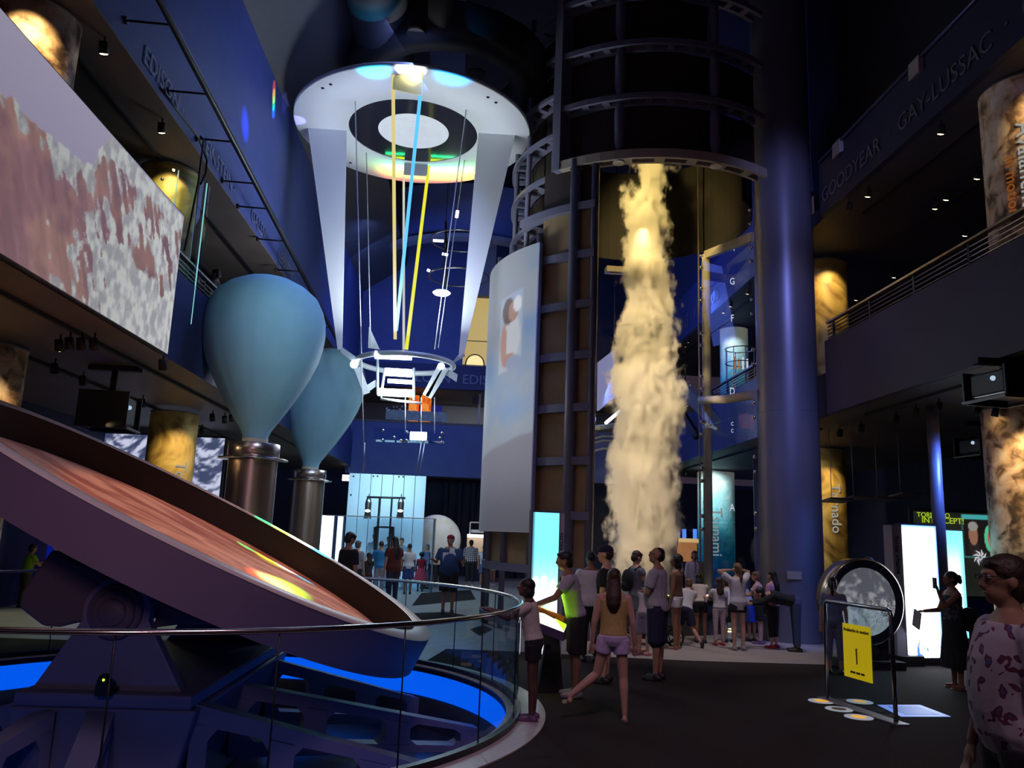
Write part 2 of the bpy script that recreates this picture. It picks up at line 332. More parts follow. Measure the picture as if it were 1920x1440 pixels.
# names along the fascias
def names(words, x, y, z, dx, size, parent, gap=' · ', m=letter_m):
    text(words, 'lettering', (x, y, z), dx, (0, 0, 1), size, m, parent)
for wd_, y_ in (('EDISON ·', 10.0), ('EINSTEIN ·', 12.6), ('GALEN ·', 15.5), ('LEIBNITZ ·', 17.9), ('PASTEUR', 21.0)): text(wd_, 'lettering', (-4.58, y_, 8.03), (0, 1, 0), (0, 0, 1), .38, letter_m, wl)
text('GOODYEAR  ·  GAY-LUSSAC  ·  GALILEI', 'lettering', (7.07, 15.2, 8.98), (0, -1, 0), (0, 0, 1), .43, mat('dim_letters', (.12, .11, .14), .6), wr)
text('WHITNEY · SIEMENS · VESALIUS', 'lettering', (7.07, 31.0, 9.07), (0, -1, 0), (0, 0, 1), .64, letter_m, wr2)
text('VULCAN · EDISON · MARCONI', 'lettering', (-3.0, 31.97, 8.0), (1, 0, 0), (0, 0, 1), .55, letter_m, fu)

# ------------------------------------------------------------------ balcony rails and wall pipe
def railing(name, label, x, y0, y1, z0, h, nb, step, m, catg='railing'):
    t = thing(name, label, catg, (x, y0, z0)); MB().bar((x, y0, z0 + h), (x, y1, z0 + h), .09, .035).build('handrail', m, t)
    for k in range(nb): MB().tube([(x, y0, z0 + h - .09 - .075 * k), (x, y1, z0 + h - .09 - .075 * k)], .014, 8).build('rail', m, t)
    y = y0
    while y <= y1: MB().box((x, y, z0 + h / 2 - .02), (.03, .05, h - .04)).build('post', blackm, t); y += step
    return t
brass = mat('warm_steel_rail', (.50, .38, .27), .3, metal=.9)
railing('balcony_railing', 'steel bar railing on the near right balcony parapet', 7.15, 2, 15.3, 5.95, .38, 4, 1.45, brass)
railing('balcony_railing', 'steel bar railing on the right balcony beyond the column', 7.15, 17.2, 31.9, 5.95, .38, 4, 1.45, mat('grey_rail', (.3, .29, .27), .35, metal=.8))
railing('balcony_railing', 'steel bar railing on the left balcony parapet', -4.7, 2, 31.9, 5.69, .36, 3, 1.45, steel)
t = thing('cove_rail', 'dark edge rail along the top of the near right fascia', 'rail', (7.04, 4, 9.77))
MB().tube([(7.04, 0, 9.77), (7.04, 15.2, 9.77)], .03, 8).build('tube', mat('violet_metal', (.20, .18, .30), .25, metal=.8), t)
for y in (11.4, 14.2): MB().prism([(7.0, y, 9.79), (7.0, y + .02, 9.5), (7.7, y + .02, 9.79)], (0, .3, 0)).build('bracket', mat('bracket_grey', (.3, .28, .27), .5), t)
t = thing('wall_pipe', 'long dark pipe held off the upper left blue wall by brackets', 'pipe', (-4.0, 4, 8.0))
zp = lambda y: 8.1 - (y - 9) * .055
MB().tube([(-4.0, y, zp(y)) for y in (3, 9, 15, 21, 28)], .05, 10).build('pipe', blackm, t)
for y in (9.4, 10.9, 12.2, 13.6, 14.6, 16.1, 17.8, 19.8, 22, 24.5): MB().tube([(-4.0, y, zp(y)), (-4.58, y, zp(y) + .02)], .016, 6).tube([(-4.56, y, zp(y) + .02), (-4.6, y, zp(y) + .02)], .05, 8).build('bracket', blackm, t)
t = thing('curved_rod', 'thin bent dark rod hanging under the upper left balcony', 'rod', (-4.4, 12, 7))
MB().tube([atX(300, 165, -4.35), atX(335, 210, -4.4), atX(372, 258, -4.45), atX(388, 300, -4.5), atX(386, 325, -4.5), atX(376, 345, -4.5)], .018, 8).build('rod', blackm, t)
MB().tube([atX(376, 256, -4.4), atX(382, 262, -4.4), atX(372, 340, -4.45), atX(352, 440, -4.45), atX(345, 470, -4.45)], .016, 8).build('rod', blackm, t)

# ------------------------------------------------------------------ track lights
for (x, z, y0, y1, lab) in ((-5.2, 4.27, 4, 31, 'lower left balcony beside its edge'), (-6.8, 4.27, 4, 31, 'lower left balcony further in'), (-5.3, 7.75, 4, 31, 'upper left balcony beside its edge'), (-6.4, 7.75, 4, 31, 'upper left balcony further in'),
                     (7.85, 8.6, 3, 15, 'upper right balcony beside its edge'), (9.2, 8.6, 3, 15, 'upper right balcony further in'), (7.7, 4.44, 3, 15, 'near right balcony beside its edge'), (7.7, 8.6, 17.2, 31, 'upper right balcony beyond the column'), (7.8, 4.44, 17.2, 31, 'lower right balcony beyond the column')):
    MB().box((x, (y0 + y1) / 2, z), (.05, y1 - y0, .05)).build('lighting_track', black, label='black lighting track under the ' + lab, cat='track')
def spot_proto(lit):
    t = thing('track_spotlight', 'x', 'spotlight', (0, 0, 0)); MB().tube([(0, 0, .16), (0, 0, .06)], .012, 6).build('stem', black, t)
    R = Matrix.Rotation(math.radians(25), 3, 'X')
    MB().lathe([(.001, .08), (.05, .08), (.062, -.07), (.055, -.07), (.05, -.055)], (0, 0, 0), R, 14).build('housing', black, t)
    MB().lathe([(.055, -.06), (.04, -.075), (.001, -.082)], (0, 0, 0), R, 14).build('lens', emis('spot_lens_lit', (1, .66, .30), 16) if lit else mat('spot_lens_off', (.05, .05, .05), .2), t)
    return t
protos = {1: spot_proto(1), 0: spot_proto(0)}; used = {1: 0, 0: 0}
def spot(px, py, z, lit, label):
    p = atZ(px, py, z); pr_ = protos[lit]
    if used[lit]: o = dup(pr_, p)
    else: o = pr_; o.location = p
    used[lit] = 1; o['label'] = label; o['group'] = 'track spotlights'
g = 4.1
for px, py, z, lit, lab in ((111, 648, g, 1, 'lit track spotlight first in the row of four at left'), (130, 644, g, 0, 'unlit track spotlight second in the row of four at left'), (152, 645, g, 0, 'unlit track spotlight third in the row of four at left'), (176, 646, g, 0, 'unlit track spotlight last in the row of four at left'),
    (102, 691, g, 1, 'brightest warm spotlight under the left balcony'), (155, 714, g, 1, 'small lit spotlight left of the hanging projector'), (305, 684, g, 1, 'lit spotlight at the lower corner of the avalanche screen'), (398, 783, g, 0, 'unlit spotlight left of the front balloon neck'), (421, 787, g, 1, 'lit spotlight beside the front balloon neck'), (434, 784, g, 0, 'unlit spotlight touching the front balloon'), (378, 808, g, 1, 'bright spotlight right of the tornado banner'), (267, 756, g, 0, 'unlit spotlight above the tornado banner'),
    (194, 90, 7.62, 1, 'bright spotlight under the upper left balcony'), (303, 240, 7.62, 1, 'small lit spotlight under the upper left balcony'),
    (1765, 243, 8.45, 1, 'brightest spotlight under the upper right balcony'), (1628, 362, 8.45, 1, 'lit spotlight under the carved names at right'), (1593, 386, 8.45, 0, 'unlit spotlight beside the big column top'), (1775, 368, 8.45, 1, 'right one of two small spotlights on the right balcony'), (1754, 385, 8.45, 1, 'left one of two small spotlights on the right balcony'), (1833, 328, 8.45, 1, 'lit spotlight left of the avalanche banner'), (1810, 436, 8.45, 1, 'lit spotlight above the right balcony handrail'), (1677, 515, 8.45, 1, 'lit spotlight over the middle of the right railing'), (1606, 558, 8.45, 1, 'lit spotlight over the railing near the column'),
    (1575, 812, 4.31, 0, 'unlit spotlight right of the column on the lower track'), (1615, 803, 4.31, 0, 'second unlit spotlight right of the column'), (1681, 786, 4.31, 1, 'lit spotlight left of the thin blue post'), (1718, 773, 4.31, 0, 'unlit spotlight close to the thin blue post'), (1761, 763, 4.31, 1, 'lit spotlight right of the thin blue post'), (1833, 772, 4.31, 1, 'lit spotlight under the right projector'), (1866, 773, 4.31, 1, 'bright spotlight beside the lower right banner'),
    (1402, 546, 8.45, 1, 'rightmost of three far spotlights behind the glass'), (1370, 570, 8.45, 1, 'middle of three far spotlights behind the glass'), (1357, 582, 8.45, 1, 'leftmost of three far spotlights behind the glass'), (1291, 638, 8.45, 1, 'upper of two spotlights right of the vapour'), (1285, 646, 8.45, 1, 'lower of two spotlights right of the vapour'), (1284, 886, 4.31, 0, 'unlit spotlight low right of the vapour under the far balcony')):
    spot(px, py, z, lit, lab)
# ================================================================== tilted avalanche dish
NRM = Vector((.4293, .0143, .9031)).normalized(); E1 = Vector((0, 1, 0)).cross(NRM).normalized(); E2 = NRM.cross(E1)
DM = Matrix((E1, E2, NRM)).transposed(); DC = Vector((-2.93, 9.34, 1.98)); DR = 2.9
dish = thing('avalanche_dish', 'huge tilted round dish of orange sand on a dark yoke inside the glass railing', 'exhibit', (-3.05, 9.3, -.78))
dish_m = mat('dish_purple_paint', (.17, .125, .19), .45, noise=.08, nscale=2)
MB().lathe([(DR, -.02), (DR - .01, -.43)], DC, DM, 128).build('outer_wall', dish_m, dish)
MB().lathe([(2.685, -.012), (2.70, 0), (DR - .015, 0), (DR + .004, -.02)], DC, DM, 128).build('rim', mat('rim_paint', (.60, .55, .50), .45), dish, label='pale grey lip of the dish')
MB().lathe([(2.695, 0), (2.69, -.38)], DC, DM, 128).build('inner_wall', mat('dish_inner', (.008, .004, .003), .6), dish)
MB().lathe([(DR - .01, -.43), (1.5, -.52), (.01, -.52)], DC, DM, 64).build('underside', dish_m, dish)
sand = bpy.data.materials.new('orange_sand'); sand.use_nodes = True; nt = sand.node_tree; b = nt.nodes['Principled BSDF']; b.inputs['Roughness'].default_value = .9
tc = nt.nodes.new('ShaderNodeTexCoord'); mp = nt.nodes.new('ShaderNodeMapping'); mp.inputs['Scale'].default_value = (.5, 1.6, 1); mp.inputs['Rotation'].default_value = (0, 0, .4)
nz = nt.nodes.new('ShaderNodeTexNoise'); nz.inputs['Scale'].default_value = 1.3; nz.inputs['Detail'].default_value = 6; nz.inputs['Distortion'].default_value = 1.2
rp = nt.nodes.new('ShaderNodeValToRGB'); rp.color_ramp.elements[0].position = .38; rp.color_ramp.elements[1].position = .62
rp.color_ramp.elements[0].color = (.50, .17, .11, 1); rp.color_ramp.elements[1].color = (.92, .52, .33, 1)
for a_, b_ in ((tc.outputs['Object'], mp.inputs[0]), (mp.outputs[0], nz.inputs['Vector']), (nz.outputs['Fac'], rp.inputs[0]), (rp.outputs[0], b.inputs['Base Color'])): nt.links.new(a_, b_)
sd = MB(); rr = [.001, .4, .8, 1.2, 1.6, 2.0, 2.4, 2.688]; vs = []; na = 64
for r in rr:
    for k in range(na):
        a = 2 * PI * k / na; x, y = r * math.cos(a), r * math.sin(a); z = -.375 + .035 * math.sin(x * 1.7 + 1) * math.cos(y * 1.3) * (1 - (r / 2.75) ** 4)
        vs.append(DC + DM @ Vector((x, y, z)))
sd.add(vs, [(i * na + k, i * na + (k + 1) % na, (i + 1) * na + (k + 1) % na, (i + 1) * na + k) for i in range(len(rr) - 1) for k in range(na)], True)
sd.build('sand_bed', sand, dish, label='orange rippled sand inside the dish')
yoke = mat('yoke_paint', (.13, .095, .10), .5); yoke2 = mat('yoke_violet', (.20, .165, .24), .45)
Y1, Y2 = 7.65, 10.9
cr = [atY(*p, Y1 + .1) for p in ((96, 1030), (187, 1072), (262, 1100), (300, 1128), (270, 1165), (235, 1172), (142, 1168), (110, 1176), (78, 1174), (34, 1140), (38, 1112))]
MB().prism(cr, (0, Y2 - Y1 - .2, 0)).build('cradle', yoke, dish, bev=.03)
cr2 = [atY(*p, Y1 + .15) for p in ((300, 1128), (405, 1172), (330, 1172), (285, 1178))]
MB().prism(cr2, (0, Y2 - Y1 - .2, 0)).build('cradle', yoke, dish, bev=.02)
pv = atY(218, 1147, Y1)
for yy in (Y1, Y2):
    top = [(pv.x + .30 * math.cos(a), yy, pv.z + .30 * math.sin(a)) for a in [math.radians(x) for x in range(195, -16, -15)]]
    L, Rr = atY(55, 1296, Y1), atY(343, 1297, Y1)
    MB().prism([(L.x, yy, .36)] + top + [(Rr.x, yy, .36)], (0, .14, 0)).build('side_plate', yoke2, dish, bev=.012)
    for r, th in ((.24, .05), (.19, .08), (.12, .10)):
        MB().lathe([(.001, th), (r - .012, th), (r, th - .012), (r, 0)], (pv.x, yy if yy == Y1 else yy + .14, pv.z), Matrix(((1, 0, 0), (0, 0, -1), (0, 1, 0))) if yy == Y1 else Matrix(((1, 0, 0), (0, 0, 1), (0, 1, 0))), 32).build('pivot_ring', yoke, dish)
MB().box((-3.05, 9.35, .33), (1.5, 3.7, .12)).build('base_frame', yoke2, dish, bev=.02)
MB().prism([(-3.85, 7.5, .27), (-2.25, 7.5, .27), (-2.5, 7.5, -.78), (-3.6, 7.5, -.78)], (0, 3.7, 0)).build('base_block', yoke2, dish, bev=.03)
def leg(p0, p1, h0, h1):
    p0, p1 = Vector(p0), Vector(p1); d = p1 - p0; nrm = Vector((-d.y, d.x, 0)).normalized() * .22; m = MB()
    z = lambda t, k: (p0.z * (1 - t) + p1.z * t) - (h0 * (1 - t) + h1 * t) * (1 - k)
    def quad(t0, t1, k0, k1, round_=False):
        P = [(t0, k0), (t1, k0), (t1, k1), (t0, k1)]
        m.prism([Vector((*(p0 + d * t).xy, z(t, k))) - nrm / 2 for t, k in P], nrm)
    quad(0, 1, .80, 1); quad(0, 1, 0, .22)
    for t0, t1 in ((0, .06), (.27, .36), (.60, .70), (.92, 1)): quad(t0, t1, .2, .82)
    for t0, t1 in ((.06, .27), (.36, .60), (.70, .92)):   # rounded slot ends
        for tt, sg in ((t0, 1), (t1, -1)):
            for ka, kb in ((.22, .36), (.66, .80)):
                P = [(tt, ka), (tt + sg * .03, ka if ka < .5 else kb), (tt, kb)]
                m.prism([Vector((*(p0 + d * t).xy, z(t, k))) - nrm / 2 for t, k in P], nrm)
    m.build('leg', yoke2, dish)
leg((-2.35, 7.75, .30), (.10, 8.35, -.42), .85, .25); leg((-2.4, 9.2, .22), (.25, 10.2, -.40), .75, .25)
leg((-2.4, 10.7, .25), (-.55, 11.6, -.35), .8, .3); leg((-3.75, 7.75, .30), (-5.9, 7.7, -.42), .85, .25)
leg((-3.75, 10.7, .30), (-5.6, 11.6, -.42), .85, .25); leg((-3.05, 7.5, .25), (-2.7, 6.0, -.42), .8, .25); leg((-3.5, 7.5, .25), (-4.3, 6.2, -.42), .8, .25)
MB().box(atY(197, 1292, 7.45), (.12, .12, .10)).ball(atY(196, 1276, 7.45), .06, 12, 8).build('sensor', black, dish)
MB().ball(atY(194, 1275, 7.37), .011, 8, 6).build('indicator_light', emis('green_led', (.55, .8, .02), 3), dish)
MB().ball(atY(200, 1083, 7.9), .09, 14, 8).build('blue_lamp', emis('blue_lamp', (.01, .05, .55), .8), dish)
for p in ((500, 1370),): MB().cyl(atZ(*p, -.77), .10, 0, .02, 16).build('floor_lamp_disc', emis('amber_disc', (1, .65, .08), 2.5), dish)

# ------------------------------------------------------------------ glass railing round the pit
rl = thing('glass_railing', 'curved glass railing with steel top rail around the sunken pit', 'railing', (PIT.x, PIT.y, .014)); RR = 3.72; NP = 22
MB().arc(PIT, RR - .035, RR + .035, .014, .07, 0, 2 * PI, 128).build('base_shoe', blackm, rl)
MB().lathe([(RR + .028 * math.cos(a), 1.14 + .022 * math.sin(a)) for a in [2 * PI * k / 10 for k in range(10)]], PIT, n=128, close=True).build('top_rail', chrome, rl, label='polished steel top rail')
for k in range(NP):
    a0 = 2 * PI * k / NP + math.radians(4); a1 = a0 + 2 * PI / NP - .004
    MB().arc(PIT, RR - .006, RR + .006, .07, 1.12, a0, a1, 6).build('glass_pane', clear, rl)
    MB().tube([PIT + Vector((RR * math.cos(a0 - .002), RR * math.sin(a0 - .002), z)) for z in (.05, 1.12)], .007, 6).build('joint', blackm, rl)

# ================================================================== balloons
def balloon(Y, pn, ptop, label, group):
    neck = atY(*pn, Y); top = atY(*ptop, Y); H = top.z - neck.z; R = 1.055
    t = thing('hot_air_balloon_model', label, 'balloon', (neck.x, Y, 0), group)
    prof = [(0, .20), (.04, .205), (.075, .25), (.13, .355), (.22, .52), (.30, .655), (.40, .805), (.50, .92), (.58, .975), (.66, 1.0), (.73, .99), (.80, .94), (.87, .84), (.93, .64), (.97, .42), (.99, .24), (1, .001)]
    m = MB(); na = 96; vs = []
    for tt, r in prof:
        for k in range(na):
            a = 2 * PI * k / na; g_ = 1 - .010 * (1 - abs(math.sin(a * 6))) ** 3
            vs.append((neck.x + R * r * g_ * math.cos(a) + (top.x - neck.x) * tt * .6, Y + R * r * g_ * math.sin(a), neck.z + H * tt))
    m.add(vs, [(i * na + k, i * na + (k + 1) % na, (i + 1) * na + (k + 1) % na, (i + 1) * na + k) for i in range(len(prof) - 1) for k in range(na)], True)
    m.build('envelope', mat('balloon_teal_cloth', (.24, .48, .62), .7, noise=.06, nscale=3, bump=.08), t, label='smooth teal cloth envelope')
    c = (neck.x, Y, 0); z = neck.z
    MB().cyl(c, .215, z - .02, z + .06, 32).build('neck_ring', mat('neck_tan', (.55, .48, .36), .5), t)
    MB().lathe([(.001, z - .02), (.42, z - .02), (.43, z - .03), (.43, z - .26), (.41, z - .27)], c, n=48).build('collar', steel, t)
    MB().lathe([(.43, z - .27), (.58, z - .28), (.58, z - .30), (.40, z - .31)], c, n=48).build('flange', chrome, t)
    MB().lathe([(.41, z - .3), (.41, 0)], c, n=48).build('pipe', mat('brown_steel_pipe', (.42, .34, .28), .33, metal=.85), t, label='brownish steel pipe stand')
balloon(14.0, (478, 830), (503, 519), 'large teal balloon on a steel pipe, the nearer one behind the dish', 'teal balloons')
balloon(21.3, (581, 880), (638, 655), 'teal balloon on a steel pipe, the farther one partly hidden', 'teal balloons')
light('balloon_warm', 'SPOT', (-5.6, 12.6, 3.3), 60, WARM, (-3.9, 14, 3.6), .05, None, 60, .8)
light('balloon_blue', 'SPOT', (-2.6, 14.2, 9.3), 330, (.10, .28, 1), (-3.5, 14.3, 6.3), .3, None, 40, .8)
light('balloon_fill', 'SPOT', (-.9, 8.6, 6.8), 640, (.62, .82, 1), (-3.4, 15.5, 4.6), .4, None, 40, .8)

# ================================================================== avalanche projection screen on the left balcony
scr = thing('projection_screen', 'large hanging screen showing a snowy mountain avalanche on the left balcony', 'screen', (-4.5, 8.6, 4.3))
XS = -4.5; ya, yb, za, zb = 5.2, 11.83, 4.31, 6.47
rid = [atX(x, y, XS) for x, y in ((0, 178), (20, 183), (60, 226), (110, 268), (150, 300), (175, 312), (186, 282), (208, 256), (225, 272), (250, 302))]
ry, rz = [p.y for p in rid], [p.z for p in rid]
def mountain(U, V):
    y = ya + (yb - ya) * U; z = za + (zb - za) * V; s = (y - 7.0) / (yb - 7.0)
    n1 = fbm(y * 2.2, z * 2.6, 6, 3); n2 = fbm(y * 11 + 9, z * 8, 5, 11); st = fbm(y * 9 + z * 5, z * 3.4, 6, 31); n4 = fbm(y * 4.5, z * 5.5, 6, 41)
    rg = np.interp(y, ry, rz) + (n2 - .5) * .09; dep = rg - z; below = sstep(-.012, .012, dep)
    sky = mix3((132, 122, 152), (156, 150, 172), V)
    amt = -.16 + .24 * s + .36 * sstep(.34, .0, dep) * (.45 + .55 * sstep(.1, .5, s)) + .26 * sstep(5.25, 4.75, z - .35 * (1 - s)) * sstep(.1, .8, s) - .25 * sstep(.55, .0, s) * sstep(.25, .5, dep)
    snow = sstep(.50, .56, .55 * st + .45 * n4 + amt + .04)
    rock = mix3((128, 92, 98), (150, 112, 104), sstep(.4, .62, n1)); rock = rock * (.80 + .36 * st[..., None]); ye = sstep(.55, .68, fbm(y * 3 + 4, z * 1.1, 4, 77)) * sstep(.9, .2, dep); rock = rock * (1 - .5 * ye[..., None]) + np.array((150, 138, 100.)) * (.5 * ye[..., None])
    white = mix3((160, 160, 166), (206, 210, 206), sstep(.3, .65, n2)) * (.80 + .22 * np.clip(s, 0, 1)[..., None])
    return (sky * (1 - below[..., None]) + (rock * (1 - snow[..., None]) + white * snow[..., None]) * below[..., None]) * .95
canvas('picture', lambda u, v: (XS, ya + (yb - ya) * u, za + (zb - za) * v), 300, 120, None, mountain, canvas_mat('screen_picture', .88, .15), scr, label='projected picture of a snowy mountain flank')
MB().box((XS - .03, (ya + yb) / 2, (za + zb) / 2), (.05, yb - ya + .02, zb - za + .03)).build('backing', black, scr)
for y in (6.5, 9, 11.5): MB().bar((XS - .03, y, zb), (-4.64, y, zb - .1), .04, .04).build('bracket', blackm, scr)

# ================================================================== vortex tower
TC = Vector((3.98, 18.37, 0)); TR = 3.45; rad = math.radians; ZR = 9.63
tw = thing('vortex_tower', 'tall round steel tower of ribs and panels around the vapour column', 'tower', (TC.x, TC.y, 0))
rib_m = mat('tower_grey_paint', (.15, .145, .21), .5); tan_m = mat('tan_panel', (.34, .235, .115), .6, noise=.12, nscale=3); brown_m = mat('dark_brown_panel', (.035, .021, .016), .6)
def tp(a, r, z): return Vector((TC.x + r * math.cos(rad(a)), TC.y + r * math.sin(rad(a)), z))
def slotted(z, r0, r1, a0, a1, th, m, nm='ring', step=7.5):
    b = MB(); w_ = (r1 - r0) * .24; n = max(2, int(abs(a1 - a0) / 5))
    b.arc(TC, r0, r0 + w_, z - th / 2, z + th / 2, rad(a0), rad(a1), n).arc(TC, r1 - w_, r1, z - th / 2, z + th / 2, rad(a0), rad(a1), n)
    a = a0
    while a < a1 - 1: e = min(a + step * .32, a1); b.arc(TC, r0 + w_ * .9, r1 - w_ * .9, z - th / 2, z + th / 2, rad(a), rad(e), 2); a += step
    return b.build(nm, m, tw)
levels = [ZR - 1.05 * k for k in range(1, 10)]
for z in levels: MB().arc(TC, TR - .05, TR + .11, z - .08, z + .08, rad(-190 if z < 8.2 else -150), rad(-117.5), 20).build('ring', rib_m, tw)
for k in range(-2, 5): slotted(ZR + .95 * k, TR - .66, TR - .24, -205, -134, .08, rib_m, 'slotted_ring')
for k in range(1, 4): slotted(ZR + 1.23 * k, TR - .20, TR + .12, -131, -55.5, .12, rib_m)
slotted(ZR - .07, TR - .16, TR + .14, -131, -55.5, .19, mat('warm_grey_ring', (.38, .33, .26), .5), 'bottom_ring', 11)
for a in (-118, -125, -140, -155, -170, -186): MB().tube([tp(a, TR + .04, 0), tp(a, TR + .04, ZR if a > -130 else 8.2)], .115 if a == -125 else .062, 12).build('post', rib_m, tw)
for a in (-140, -158, -176, -192): MB().tube([tp(a, TR - .34, 7.5), tp(a, TR - .34, 14)], .06, 12).build('post', rib_m, tw)
bays = [(-118, -125), (-125, -140), (-140, -155), (-155, -170), (-170, -186)]
zs = [ZR] + levels
for a1, a0 in bays:
    for z1, z0 in zip(zs[:-1], zs[1:]):
        if z0 < 1.2 and a1 < -130: continue
        if z0 > 7.4 and a1 < -130: continue
        MB().arc(TC, TR - .06, TR - .03, z0 + .08, z1 - .08, rad(a0 + .6), rad(a1 - .6), 5).build('panel', tan_m if z0 < 8 else brown_m, tw)
    for k in range(-2, 4):
        if a1 > -133: continue
        MB().arc(TC, TR - .72, TR - .68, ZR + .95 * k + .05, ZR + .95 * (k + 1) - .05, rad(a0 + .6), rad(a1 - .6), 5).build('panel', brown_m, tw)
# upper drum: big edge post, uprights, dark panels
MB().arc(TC, TR - .24, TR + .16, ZR - .16, 15, rad(-133.6), rad(-130.6), 2).build('edge_post', rib_m, tw)
ups = (-110, -76.5)
for a in ups:
    for k in range(4): MB().tube([tp(a, TR - .02, ZR + 1.23 * k + d_) for d_ in (.07, .3, .94, 1.17)], [.06, .105, .105, .07], 12).build('upright', rib_m, tw)
edges = (-131,) + ups + (-53,)
for a0, a1 in zip(edges[:-1], edges[1:]):
    for k in range(3):
        if k == 2 and a0 > -80: continue
        MB().arc(TC, TR - .30, TR - .26, ZR + .02 + 1.23 * k, ZR + 1.23 * (k + 1) - .04, rad(a0), rad(a1), 8).build('panel', brown_m, tw)
MB().arc(TC, TR - .46, TR - .42, ZR + 2.45, 15, rad(-112), rad(-85), 6).build('panel', navy_dark, tw)
for a in ups + (-125,): MB().cyl(tp(a, TR, ZR - .2), .12, 0, .03, 20).build('lamp_disc', mat('lamp_disc_cream', (.75, .68, .52), .5), tw)
# chamber: steel edges, far ring, glass bay with pole, spider clamps and letters
MB().tube([tp(-117, TR, 0), tp(-117, TR, ZR - .1)], .026, 8).build('edge_rod', steel, tw)
cream = mat('cream_steel', (.46, .40, .30), .45)
for a0, a1 in ((63, 95), (112, 150)): slotted(ZR - .2, TR - .24, TR + .05, a0, a1, .16, cream, 'far_ring')
MB().arc(TC, 2.58, 2.62, ZR - .15, ZR + 2.4, rad(-42), rad(172), 40).build('dark_hood', mat('hood_brown', (.012, .009, .007), .7), tw)
YP = 19.6; PB = atY(1327, 900, YP); PB.z = 0; PQ = Vector((6.08, 16.5, 0)); pg = PQ - PB; pgn = Vector((-pg.y, pg.x, 0)).normalized(); ZT = atY(1320, 478, YP).z
MB().tube([PB, PB + Vector((0, 0, ZT))], .11, 16).build('pole', cream, tw, label='cream steel pole with glass clamps')
er = atY(1311, 700, YP + .05); MB().tube([(er.x, er.y, 0), (er.x, er.y, 12)], .022, 8).build('edge_rod', mat('copper_edge', (.45, .33, .27), .35, metal=.8), tw)
MB().bar(PB + Vector((0, 0, ZT)), Vector((PQ.x, PQ.y, atY(1430, 440, 16.35).z)), .12, .2).build('top_beam', cream, tw)
zc = [atY(1318, y, YP).z for y in (980, 890, 803, 718, 637, 553, 492)]
for z in zc:
    for s_ in (-1, 1):
        q = atY(1315, 700, YP - .05); q.z = z + s_ * .16; MB().tube([PB + Vector((0, 0, z)), q], .018, 6).build('clamp_arm', steel, tw); MB().ball(q, .05, 10, 6).build('clamp_button', chrome, tw)
        MB().ball(Vector((PQ.x - .05, PQ.y, z + s_ * .16)), .045, 10, 6).build('clamp_button', chrome, tw)
gz = [.1] + zc
for z0, z1 in zip(gz[:-1], gz[1:]): MB().bar(PB + Vector((-.12, 0, (z0 + z1) / 2)), PQ + Vector((-.05, 0, (z0 + z1) / 2)), .012, z1 - z0 - .02).build('glass_pane', glass('chamber_glass', (.93, .95, .97), .06), tw)
bz = atY(1318, 750, YP).z; MB().tube([PB + Vector((-.15, 0, bz)), Vector((*(PB * .5 + PQ * .5).xy, 0)) + Vector((-.12, 0, (bz + atY(1432, 738, 16.35).z) / 2 - .05)), Vector((PQ.x - .02, PQ.y, atY(1432, 738, 16.35).z))], .10, 12).build('curved_beam', cream, tw)
for ch, py in (('H', 465), ('G', 528), ('F', 597), ('E', 668), ('D', 734), ('C', 795), ('C', 808), ('A', 952)):
    Yl = PB.y + (PQ.y - PB.y) * .45; pt = atY(1373, py, Yl); text(ch, 'letter', pt, (1, -.3, 0), (0, 0, 1), .24 if ch != 'C' else .12, emis('white_letter', (.8, .85, 1), .9), tw, align='CENTER', sx=.7)

# curved screen on the tower's left flank
ts = thing('curved_screen', 'tall curved screen with grey sky picture on the tower flank', 'screen', tuple(tp(-160, TR + .2, 1.93)))
def skyscr(U, V):
    n = fbm(U * 3 + 1, V * 7, 5, 5); c = mix3((150, 158, 172), (118, 146, 186), sstep(.35, .75, n)); c = c * (.82 + .25 * (1 - np.abs(V - .55) * 1.2))[..., None]
    hill = sstep(.0, .012, .24 + .10 * U + .02 * (fbm(U * 4, U * 0, 4, 8) - .5) - V); c = c * (1 - hill[..., None]) + mix3((92, 92, 104), (128, 126, 140), sstep(.0, .25, V)) * hill[..., None]
    u0, u1, v0, v1 = .60, .88, .55, .84
    ins = sstep(u0, u0 + .02, U) * sstep(u1, u1 - .02, U) * sstep(v0, v0 + .01, V - .06 * (U - u0)) * sstep(v1, v1 - .01, V - .06 * (U - u0))
    p, q = (U - u0) / (u1 - u0), (V - v0) / (v1 - v0)
    im = mix3((188, 196, 208), (160, 178, 205), q); bl = lambda cx, cy, rx, ry: sstep(1.15, .85, ((p - cx) / rx) ** 2 + ((q - cy) / ry) ** 2)[..., None]
    for cx, cy, rx, ry_, col in ((.55, .45, .36, .32, (205, 208, 216)), (.42, .80, .26, .17, (96, 70, 62)), (.62, .78, .2, .13, (176, 132, 112)), (.25, .40, .14, .25, (190, 146, 130)), (.5, .17, .3, .09, (186, 140, 122)), (.78, .86, .16, .1, (225, 230, 236)), (.7, .12, .3, .10, (150, 160, 190))):
        k = bl(cx, cy, rx, ry_); im = im * (1 - k) + np.array(col, float) * k
    c = c * (1 - ins[..., None]) + im * ins[..., None]; return c
canvas('picture', lambda u, v: tp(-192 + 54.5 * u, TR + .20, 1.93 + (7.93 - 1.93) * v), 60, 150, None, skyscr, canvas_mat('screen_picture_grey', .66, .08), ts, label='projected grey sky with a small inset figure')
MB().arc(TC, TR + .13, TR + .185, 1.93, 7.93, rad(-192), rad(-137.5), 24).build('backing', black, ts)
MB().arc(TC, TR + .13, TR + .22, 1.94, 7.92, rad(-137.5), rad(-137), 1).build('edge_strip', mat('screen_edge', (.35, .40, .62), .4), ts)

